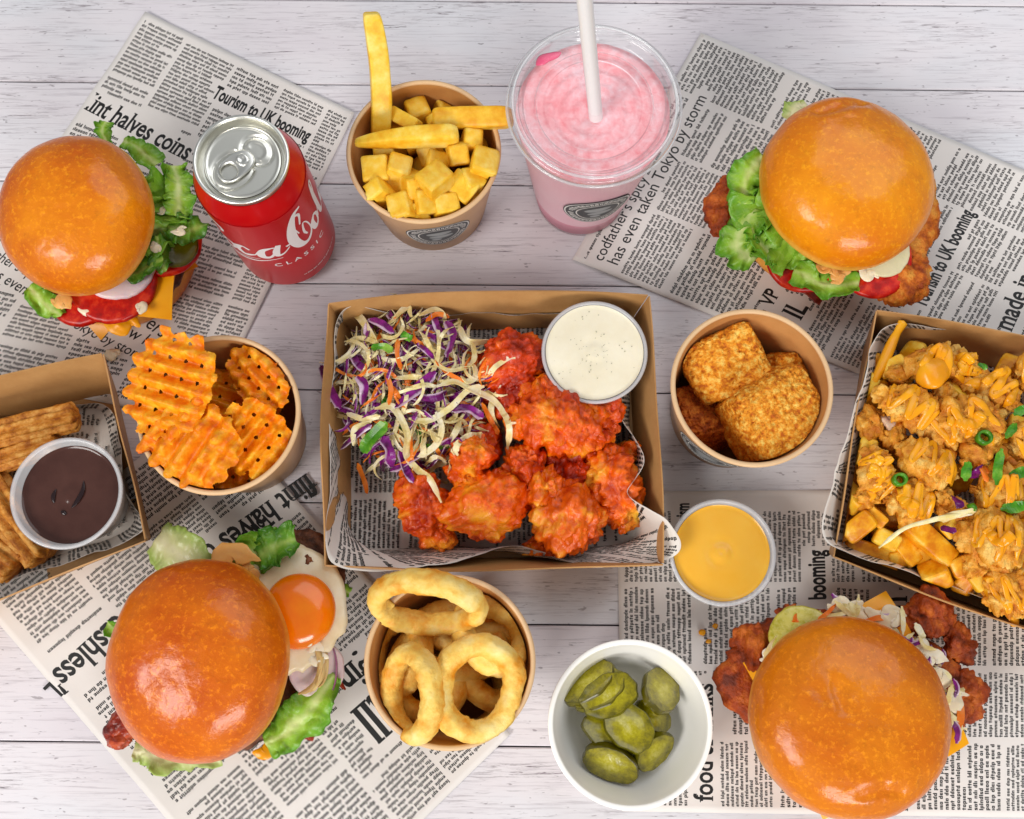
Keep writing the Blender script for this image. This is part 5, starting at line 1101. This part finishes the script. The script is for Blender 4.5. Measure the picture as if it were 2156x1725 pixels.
def bun_base(c, Rr, h, seed):
    p = [(.01, 0), (Rr * .9, 0), (Rr * .97, h * .12), (Rr, h * .4), (Rr * .99, h * .75), (Rr * .95, h * .97), (Rr * .9, h), (.01, h)]
    q = np.array(p); q = np.vstack([catmull(np.array([(x, y, 0) for x, y in q[1:7]]), 26)[:, :2]]); V, F = lathe(np.vstack([[(.01, 0)], q, [(.01, h)]]), (0, 0, 0), 100)
    V = V + unit(V * (1, 1, .2)) * (1.4 * fbm(V, .03, seed, 2) + .3 * fbm(V, .15, seed + 1, 2))[:, None]
    hh = np.clip(.05 + .5 * (1 - V[:, 2] / h), 0, 1) * .5
    return (V + c, F), {'h': hh}
def puck(c, Rr, th, seed, rag=.06, amp=1.0, freq=.12, ridge=0.0, rfreq=.25, sx=1, sy=1, ang=0, droop=0.0, tilt=(0, 0), n=110):
    """disc with a rounded, ragged edge"""
    a = np.linspace(0, 2 * math.pi, n, endpoint=False); e = 1 + rag * n1(np.cos(a) * 2.0 + 9, seed) + rag * n1(np.sin(a) * 2.3 + np.cos(a) + 4, seed + 1) + rag * .6 * n1(np.cos(a) * 6 + np.sin(a) * 5, seed + 2)
    ps = np.linspace(-math.pi / 2, math.pi / 2, 15); prof = [(.01, -1)] + [(f * (1 - th / 2 / Rr), -1) for f in (.3, .6, .85)] + [(1 - (th / 2 / Rr) * (1 - math.cos(x)), math.sin(x)) for x in ps] + [(f * (1 - th / 2 / Rr), 1) for f in (.93, .84, .74, .62, .5, .35, .2, .01)]
    pr = np.array(prof); X = np.outer(np.cos(a) * e, pr[:, 0] * Rr) * sx; Y = np.outer(np.sin(a) * e, pr[:, 0] * Rr) * sy; Z = np.tile(pr[:, 1] * th / 2, (n, 1))
    V = np.stack([X, Y, Z], 2).reshape(-1, 3); N = unit(np.stack([np.outer(np.cos(a), pr[:, 0]) ** 1, np.outer(np.sin(a), pr[:, 0]), np.tile(pr[:, 1], (n, 1))], 2).reshape(-1, 3))
    d = amp * fbm(V + 50, freq, seed, 3)
    if ridge: d = d + ridge * (1 - 4 * np.abs(fbm(V + 20, rfreq, seed + 6, 3)))
    V = V + N * d[:, None]; V[:, 2] -= droop * (np.hypot(V[:, 0], V[:, 1]) / Rr) ** 3
    M = rotm((1, 0, 0), tilt[0]) @ rotm((0, 1, 0), tilt[1]) @ rz(ang)
    return V @ M.T + c, grid_faces(n, len(pr), cu=True)
def dome(c, Rr, h, tilt=(0, 0)):
    t = np.linspace(0, math.pi / 2, 22); pr = [(Rr * .9, -2.0)] + [(Rr * math.cos(x) ** .8 + .01, h * math.sin(x)) for x in t]
    M = rotm((1, 0, 0), tilt[0]) @ rotm((0, 1, 0), tilt[1]); V, F = lathe(pr, (0, 0, 0), 72, 1, 1.05); V = V + .4 * np.stack([fbm(V, .05, 3, 2)] * 3, 1); return V @ M.T + c, F
def cheese(c, side, ang, z, Rin, droop, th=2.2):
    M = rz(ang)
    def f(u, v):
        X, Y = (u - .5) * side, (v - .5) * side; d = np.maximum(np.hypot(X, Y) - Rin, 0)
        p = np.stack([X, Y, z - droop * d / 10 * (1 + d / 40)], 2); return p @ M.T + np.array((c[0], c[1], 0))
    return slab(f, 26, 26, th)
def leaf_arc(c, r0, r1, a0, a1, z, amp, freq, seed, droop=6.0, nr=16):
    """frill of leaf running round a burger between two angles (degrees)"""
    n = max(30, int(abs(a1 - a0) * 1.3)); u = np.linspace(0, 1, n); v = np.linspace(0, 1, nr); A = R(a0) + u * R(a1 - a0)
    env = np.sin(math.pi * u) ** .45; q = u * abs(a1 - a0) / 60 * freq
    r1v = r0 + (r1 - r0) * env * (1 + .28 * n1(q * .7, seed)); wv = n1(q * 1.6 + 5, seed + 1); w2 = n1(q * 3.3 + 1, seed + 2)
    V, E = [], []
    for k in v:
        rr = r0 + (r1v - r0) * k; wob = (wv * amp * 1.2 * k ** 1.3 + w2 * amp * .3 * k ** 2); aa = A + .09 * np.cos(q * 7 + seed) * k ** 2
        V.append(np.stack([c[0] + rr * np.cos(aa), c[1] + rr * np.sin(aa), z + wob * 1.6 - droop * k ** 2 * env + 1.5 * k], 1)); E.append(np.full(n, k) * (.75 + .25 * wv))
    V = np.vstack(V); kk = np.repeat(v, n); V = V + np.stack([fbm(V, .09, seed + 3, 3), fbm(V, .09, seed + 5, 3), 1.6 * fbm(V, .11, seed + 7, 3)], 1) * (4.0 * kk ** .8)[:, None]
    return (V, grid_faces(nr, n)), {'e': np.concatenate(E)}
def leaf(pts, widths, seed, ruffle=2.5, freq=2.0, roll=0.0, rib=True, nv=22, cup=0.0):
    """single leaf along a centre line (world points), ruffled towards both edges"""
    m = 44; path = catmull(pts, m); wd = catmull(np.stack([np.asarray(widths, float)] * 3, 1), m)[:, 0]; T = unit(np.gradient(path, axis=0)); Sd = unit(np.cross(T, (0, 0, 1.0))); U = np.cross(Sd, T)
    Sd, U = Sd * math.cos(roll) + U * math.sin(roll), U * math.cos(roll) - Sd * math.sin(roll); V, E = [], []; t = np.linspace(0, freq * 2, m)
    for v in np.linspace(-1, 1, nv):
        k = abs(v); s = 1 if v > 0 else -1; w = wd * (1 + .22 * n1(t * 1.2 + s * 7, seed)); rf = ruffle * k ** 1.5 * (n1(t * 1.3 + s * 11, seed + 1) * 1.8 + .3 * n1(t * 3 + s * 3, seed + 2)) + cup * k ** 2
        V.append(path + Sd * (w * v)[:, None] + U * rf[:, None]); E.append(np.full(m, k * .9 + .1) if rib else np.full(m, .5 + .5 * k))
    V = np.vstack(V); kk = np.repeat(np.abs(np.linspace(-1, 1, nv)), m); V = V + np.stack([fbm(V, .1, seed + 3, 3), fbm(V, .1, seed + 5, 3), 1.5 * fbm(V, .12, seed + 7, 3)], 1) * (1.2 + 3.2 * kk)[:, None]
    return (V, grid_faces(nv, m)), {'e': np.concatenate(E)}
def part(name, res, mat, t, **kw):
    if isinstance(res[1], dict): o = obj(name, res[0], MT[mat], t, attr=res[1], **kw)
    else: o = obj(name, res, MT[mat], t, **kw)
    if name in ('cheese_slice', 'onion_skin', 'bacon_rasher'):
        m = o.modifiers.new('edge', 'EDGE_SPLIT'); m.split_angle = R(40)
    if name.startswith('lettuce'):
        s = o.modifiers.new('thickness', 'SOLIDIFY'); s.thickness = .0004; s.offset = 0
    return o
def dab(name, p, r, t, mat='mayo', flat=.6, seed=0, dx=1.0):
    q = np.asarray(p, float); an = seed * 1.7; d = np.array((math.cos(an), math.sin(an) * .6, -.15)) * r * 1.7 * dx; s = np.array((-d[1], d[0], 0)) * .35
    part(name, blob([q - d, q - s, q + s * .5 + d * .3, q + d], (r * .45, r * .95, r * .6, r * .35), 36, 30, flat * .5, r * .3, .16, seed), mat, t)

# -- cheeseburger, top left
B1 = P(256, 540, 0); b = thing('cheeseburger', 'cheeseburger with tomato, cheese corner and lettuce, beside the red can', 'burger', B1 + (0, 0, .9), 'burgers on newspaper')
part('bun_base', bun_base(B1 + (4, -3, 1.6), 50, 20, 1), 'bunA', b)
part('beef_patty', puck(B1 + (5, -4, 25), 50, 11, 2, .05, 1.2, .12, .8, .3), 'patty', b)
part('cheese_slice', cheese(P(366, 664, 30) + (-41, 41, 0), 84, R(-3), 35.5, 44, 3.0), 'cheese', b)
part('cheese_slice', cheese(B1 + (2, -8, 0), 80, R(40), 22.5, 46, 5.0), 'cheese', b)
part('tomato_slice', puck(P(344, 506, 38), 25, 6, 3, .02, .3, tilt=(.05, .12)), 'tomato', b)
part('tomato_slice', puck(P(236, 590, 39), 29, 6, 4, .02, .3, tilt=(.12, .02)), 'tomato', b)
part('tomato_slice', puck(P(170, 612, 36), 24, 6, 44, .02, .3, tilt=(.14, -.1)), 'tomato', b)
part('onion_slice', puck(P(246, 548, 44), 26, 4, 5, .03, .3, tilt=(.1, .05)), 'onion_red', b)
part('pickle_slice', puck(P(366, 516, 43), 15, 4, 6, .03, .3, tilt=(.05, .25)), 'pickle_skin', b)
part('lettuce_frill', leaf_arc(B1, 30, 62, -30, 62, 50, 9, 3.4, 7, 4), 'lettuce', b)
part('lettuce_frill', leaf_arc(B1 + (0, 0, 3), 26, 57, -6, 50, 55, 10, 4.4, 17, 2), 'lettuce', b)
part('lettuce_leaf', leaf(PP((352, 478, 52), (392, 486, 50), (440, 470, 44)), (6, 10, 3), 8, 5, 2.0), 'lettuce_dark', b)
part('lettuce_leaf', leaf(PP((365, 350, 56), (376, 400, 58), (372, 455, 56)), (6, 9, 6), 9, 6, 3.0, .5), 'lettuce', b)
part('lettuce_leaf', leaf(PP((330, 500, 54), (338, 545, 50), (352, 572, 46)), (4, 8, 4), 10, 3, 2, .3), 'lettuce_dark', b)
part('lettuce_leaf', leaf(PP((345, 545, 52), (300, 568, 48), (262, 582, 48)), (5, 8, 4), 11, 3, 2, -.3), 'lettuce_dark', b)
part('lettuce_leaf', leaf(PP((60, 605, 46), (95, 640, 42), (130, 668, 38)), (6, 8, 4), 12, 2, 2), 'lettuce', b)
part('lettuce_leaf', leaf(PP((222, 312, 52), (216, 278, 50), (222, 256, 50)), (7, 5, 4), 13, 3, 3), 'lettuce', b)
part('lettuce_leaf', leaf(PP((330, 345, 50), (290, 310, 50), (262, 298, 50)), (7, 6, 4), 14, 3, 3), 'lettuce', b)
for k, (x, y, z, r) in enumerate([(192, 650, 38, 4.5), (294, 648, 40, 4.8), (345, 446, 56, 3), (330, 520, 54, 3.4), (376, 484, 55, 3.6)]): dab('mayo_dab', P(x, y, z), r, b, 'mayo', .7, k)
dab('sauce_dab', P(128, 640, 44), 6, b, 'sauce', .5, 31)
dab('mustard_dab', P(255, 676, 26), 8, b, 'cheese', .5, 33)
part('bun_crown', bun_top(P(166, 456, 66), 48.5, 32, 14, (R(6), R(-7)), 1, 1.0, 1.04, R(20)), 'bunA', b)

# -- crispy chicken burger, top right
B2 = P(1716, 472, 0); b = thing('chicken_burger', 'crispy chicken burger with leafy lettuce, below the milkshake side of the table', 'burger', B2 + (0, 0, .9), 'burgers on newspaper')
b['label'] = 'crispy chicken burger with leafy lettuce, right of the milkshake'
part('bun_base', bun_base(B2 + (-3, 0, 1.6), 50, 18, 5), 'bunB', b)
part('crumbed_chicken', puck(B2 + (8, 0, 26), 58, 16, 6, .10, 2.2, .09, 2.0, .28, 1.08, .95), 'fried', b)
part('crumbed_chicken', blob(PP((1548, 372, 30), (1520, 440, 30), (1530, 505, 26)), (9, 12, 8), 60, 50, .7, 2.0, .1, 8, .6, .28, 3, .6, None, 2.0), 'fried_dark', b)
part('crumbed_chicken', blob(PP((1848, 628, 26), (1910, 585, 30), (1935, 535, 28)), (10, 14, 7), 60, 50, .7, 2.0, .1, 9, .6, .28, 3, .8, None, 2.4), 'fried', b)
part('bacon_rasher', slab(lambda u, v: np.array([P(1655, 560, 33)]) + (P(1740, 615, 30) - P(1655, 560, 33)) * u[..., None] + np.array((6, 10, 0.0)) * (v[..., None] - .5) * 1.6 + np.array((0, 0, 1.0)) * (1.6 * np.sin(u * 12))[..., None], 30, 8, 1.6), 'bacon', b)
part('tomato_slice', puck(P(1838, 545, 38), 26, 5, 10, .02, .3, tilt=(.14, .05)), 'tomato', b)
part('tomato_slice', puck(P(1690, 540, 38), 24, 5, 11, .02, .3, tilt=(.1, -.05)), 'tomato', b)
part('cucumber_slice', puck(P(1862, 530, 45), 17, 3.5, 12, .03, .3, tilt=(.2, .1)), 'lettuce_pale', b)
part('lettuce_frill', leaf_arc(B2, 30, 69, 150, 252, 47, 9, 3.2, 21, 4), 'lettuce', b)
part('lettuce_frill', leaf_arc(B2 + (0, 0, 2), 28, 60, 165, 240, 53, 9, 4.2, 25, 2), 'lettuce', b)
part('lettuce_leaf', leaf(PP((1605, 330, 52), (1574, 372, 54), (1560, 430, 50)), (8, 11, 7), 22, 5, 2, .2), 'lettuce', b)
part('lettuce_leaf', leaf(PP((1590, 440, 50), (1552, 512, 48), (1590, 550, 44)), (9, 13, 8), 23, 6, 2.4, -.1), 'lettuce', b)
part('lettuce_leaf', leaf(PP((1580, 480, 54), (1606, 520, 52), (1640, 545, 46)), (6, 10, 5), 27, 6, 2.4, .4), 'lettuce', b)
part('lettuce_leaf', leaf(PP((1672, 568, 44), (1730, 594, 42), (1808, 600, 40)), (7, 10, 6), 24, 3, 3), 'lettuce', b)
part('lettuce_leaf', leaf(PP((1660, 250, 48), (1678, 226, 48), (1700, 222, 46)), (5, 6, 4), 26, 2, 2), 'lettuce_pale', b)
for k, (x, y, z, r) in enumerate([(1742, 570, 48, 6), (1770, 584, 44, 5), (1828, 574, 44, 5)]): dab('sauce_dab', P(x, y, z), r, b, 'sauce' if k < 2 else 'mayo', .6, k + 5)
part('bun_crown', bun_top(P(1779, 390, 60), 54.5, 34, 14, (R(-2), R(3)), 2, 1.0, 1.03, 0, (), 2.35, ((-22, 38, 8, 47, 4, 2.4),)), 'bunB', b)

# -- fried egg burger, bottom left
B3 = P(478, 1388, 0); b = thing('egg_burger', 'burger with a fried egg sliding out from under its bun', 'burger', B3 + (0, 0, .9), 'burgers on newspaper')
part('bun_base', bun_base(B3 + (2, 0, 1.6), 50, 17, 9), 'bunC', b)
part('beef_patty', puck(B3 + (6, 2, 23), 54, 10, 10, .05, 1.2, .12, .8, .3), 'patty', b)
part('beef_patty', puck(P(620, 1218, 28), 30, 8, 15, .06, 1.2, .12, .8, .3), 'patty', b)
part('bacon_rasher', blob(PP((318, 1470, 32), (262, 1520, 30), (246, 1576, 24)), (8, 10, 8), 50, 44, .55, 1.6, .1, 70, .6, .3, 3, .3, None, 1.6), 'bacon', b)
part('bacon_rasher', slab(lambda u, v: P(600, 1300, 30) + (P(705, 1440, 26) - P(600, 1300, 30)) * u[..., None] + np.array((12, -8, 0.0)) * (v[..., None] - .5) + np.array((0, 0, 1.0)) * (2.0 * np.sin(u * 11))[..., None], 40, 10, 2.0), 'bacon', b)
part('lettuce_leaf', leaf(PP((440, 1230, 40), (380, 1170, 38), (330, 1130, 36)), (11, 15, 12), 31, 2.5, 1.5, .1), 'lettuce_pale', b)
part('lettuce_leaf', leaf(PP((470, 1220, 42), (535, 1166, 44), (612, 1130, 42)), (10, 13, 8), 32, 4, 2, -.1, True, 22, 3), 'lettuce', b)
part('lettuce_leaf', leaf(PP((545, 1172, 46), (582, 1148, 48), (622, 1136, 46)), (8, 13, 7), 38, 4, 2, .25, True, 22, 3), 'lettuce_dark', b)
part('lettuce_leaf', leaf(PP((560, 1570, 32), (640, 1510, 36), (704, 1420, 34)), (9, 14, 7), 33, 3, 2.5, .15), 'lettuce', b)
part('lettuce_leaf', leaf(PP((280, 1580, 24), (350, 1592, 26), (470, 1590, 26)), (7, 9, 6), 34, 3, 3), 'lettuce_pale', b)
part('lettuce_leaf', leaf(PP((262, 1335, 40), (240, 1322, 40), (228, 1308, 38)), (5, 5, 3), 35, 2, 2), 'lettuce', b)
part('lettuce_leaf', leaf(PP((690, 1230, 30), (716, 1240, 30), (734, 1250, 28)), (4, 5, 3), 36, 2, 2), 'lettuce', b)
egg = part('egg_white', puck(P(612, 1282, 43), 34, 5, 16, .09, .8, .08, 0, .25, 1.0, 1.12, R(-15), 3.0, (R(-3), R(7))), 'egg', b)
part('egg_yolk', dome(P(630, 1287, 45), 21.5, 10.5, (0, R(7))), 'yolk', egg)
part('crisp_egg_edge', blob(PP((600, 1188, 40), (655, 1188, 38), (700, 1212, 34)), (3, 5, 3), 40, 24, .5, 1.6, .2, 18, 1.0, .4), 'egg_brown', egg)
for k in range(7):
    a0 = .5 * k; cc = P(628 + 4 * k, 1400 - 3 * (k % 3), 42 - k * .6); q = [cc + np.array((13 * math.cos(x) * (1 - .04 * k), 17 * math.sin(x), 1.5 * math.sin(3 * x + k))) for x in np.linspace(-1.5 + .1 * k, 1.2 - .08 * k, 7)]
    part('fried_onion_strand', strip(catmull(np.array(q), 20), 3.0, 1.2, 1.0, k), 'onion_fried', b)
part('onion_slice', puck(P(668, 1410, 34), 17, 4, 41, .03, .3, tilt=(.1, .35)), 'onion_red', b)
part('onion_skin', slab(lambda u, v: P(690, 1412, 33) + np.stack([6 * np.cos(u * 2.2 - 1.1), 16 * np.sin(u * 2.2 - 1.1), 5 * (v - .5)], 2), 20, 5, .8), 'onion_skin', b)
for k, (x, y, z, r) in enumerate([(660, 1366, 44, 4.5), (652, 1350, 48, 3.2), (668, 1384, 42, 4)]): dab('mayo_dab', P(x, y, z), r, b, 'mayo', .7, k + 9)
dab('sauce_dab', P(480, 1190, 50), 9, b, 'sauce', .4, 50, 1.4); dab('sauce_dab', P(530, 1205, 48), 6, b, 'sauce', .4, 51)
dab('mustard_dab', P(560, 1576, 24), 5, b, 'queso', .6, 52); dab('bacon_crumb', P(648, 1550, 10), 3.5, b, 'bacon', .8, 53)
part('bun_crown', bun_top(P(420, 1388, 60), 53, 36, 14, (R(6), R(-9)), 3, 1.0, 1.1, R(-8), (), 2.25, ()), 'bunC', b)

# -- slaw chicken burger, bottom right
B4 = P(1722, 1492, 0); b = thing('slaw_burger', 'fried chicken burger with slaw and cheese corners, below the yellow sauce', 'burger', B4 + (0, 0, .9), 'burgers on newspaper')
part('bun_base', bun_base(B4 + (6, -2, 1.6), 50, 17, 12), 'bunD', b)
part('crumbed_chicken', puck(P(1788, 1440, 29), 57, 13, 13, .13, 2.2, .09, 1.6, .25, 1.2, .84), 'fried_dark', b)
for sd, pts, rad in ((61, [(1640, 1375, 36), (1585, 1362, 34), (1545, 1352, 30)], (13, 13, 5)), (62, [(1690, 1330, 34), (1662, 1296, 36), (1655, 1276, 32)], (13, 9, 6)), (63, [(1900, 1310, 36), (1960, 1296, 38), (2005, 1330, 34)], (11, 14, 9)), (64, [(1990, 1340, 36), (2024, 1362, 32), (2020, 1400, 30)], (9, 9, 7)),
                     (65, [(2000, 1430, 32), (2034, 1460, 32), (2015, 1530, 28)], (10, 11, 8)), (66, [(1600, 1390, 30), (1578, 1440, 22), (1590, 1480, 20)], (9, 10, 8))):
    part('crumbed_chicken', blob(PP(*pts), rad, 60, 50, .45, 2.6, .07, sd, .8, .3, 3, .7, None, 2.8), 'fried_dark', b)
part('cheese_slice', cheese(P(1800, 1480, 36), 99, R(25.6), 41, 58, 3.0), 'cheese', b)
part('pickle_slice', puck(P(1690, 1345, 46), 20, 4, 14, .03, .3, tilt=(-.15, -.1)), 'pickle', b)
rg = random.Random(15)
for k in range(84):
    a = R(rg.uniform(-8, 118)); rho = rg.uniform(186, 236) if a < R(95) else rg.uniform(190, 226); cc = P(1784 + rho * math.cos(a), 1510 - rho * math.sin(a), rg.uniform(38, 46)); hd = a + math.pi / 2 + rg.gauss(0, .7); L = rg.uniform(8, 19)
    d = np.array((math.cos(hd), math.sin(hd), rg.uniform(-.2, .2))) * L / 2; o = np.array((math.cos(a), math.sin(a), 0)) * rg.uniform(-3, 3)
    kd = rg.choices(('cab', 'purple', 'carrot', 'herb'), (62, 24, 9, 5))[0]; shred(b, catmull(np.array([cc - d, cc + o + (0, 0, 1.5), cc + d]), 12), kd, rg.uniform(2.2, 4.4), 700 + k, rg.uniform(-1, 1), 1.2)
for k, (x, y, r) in enumerate([(1770, 1282, 6), (1800, 1288, 7), (1866, 1290, 9), (1880, 1300, 6), (1958, 1392, 7), (1985, 1430, 7), (2008, 1470, 7), (1935, 1360, 6), (1620, 1382, 4.5), (1826, 1290, 7)]): dab('mayo_dab', P(x, y, 44), r * .85, b, 'mayo', .45, k + 20, 1.1)
shred(b, catmull(PP((1985, 1520, 38), (2010, 1530, 38), (2036, 1535, 36)), 10), 'cab', 2.0, 811); shred(b, catmull(PP((1610, 1388, 44), (1620, 1368, 46), (1634, 1340, 46)), 10), 'cab', 4.0, 812); shred(b, catmull(PP((1668, 1318, 44), (1676, 1308, 46), (1682, 1290, 44)), 10), 'carrot', 5.0, 813)
part('bun_crown', bun_top(P(1784, 1510, 58), 57, 33, 15, (R(-3), R(2)), 4, 1.0, 1.0, 0, ((2, 34, 4.5, .8), (-26, 16, 4, .7), (-12, -10, 3.5, .7), (-2, -13, 3.5, .6), (-8, -22, 5, .8), (14, 26, 4, .7), (-14, 16, 5, 1.0)), 2.5, ((-16, 20, -13, 4, 3.0, .9), (-4, -39, 5, -37, 3.0, 1.2), (9, -37, 18, -38, 3.0, 1.5), (-24, 12, -23, 2, 2.6, .5))), 'bunD', b)

# ------------------------------------------------------------------ crumbs and drips on the paper
def crumb(x, y, r, mat, lab, seed, cat='crumb', g='crumbs on the newspaper'):
    p = P(x, y, 1.2 + r * .5); obj('food_crumb', blob([p - (r, 0, 0), p, p + (r, r * .4, 0)], (r * .6, r * .8, r * .5), 18, 16, .7, r * .4, .5, seed), MT[mat], label=lab, cat=cat, group=g)
crumb(235, 748, 5, 'mayo', 'pale sauce blob on the newspaper above the churro tray corner', 1, 'sauce drop')
for k, (x, y, r, m, lab) in enumerate([(1478, 1332, 2.2, 'queso', 'orange crumb left of the slaw burger'), (1505, 1318, 2.0, 'queso', 'orange crumb nearest the slaw burger corner'), (1492, 1352, 1.8, 'queso', 'orange crumb lowest of the three on the print'), (1512, 1420, 1.8, 'crumb', 'pale crumb between the bowl and the slaw burger')]): crumb(x, y, r, m, lab, k + 2)
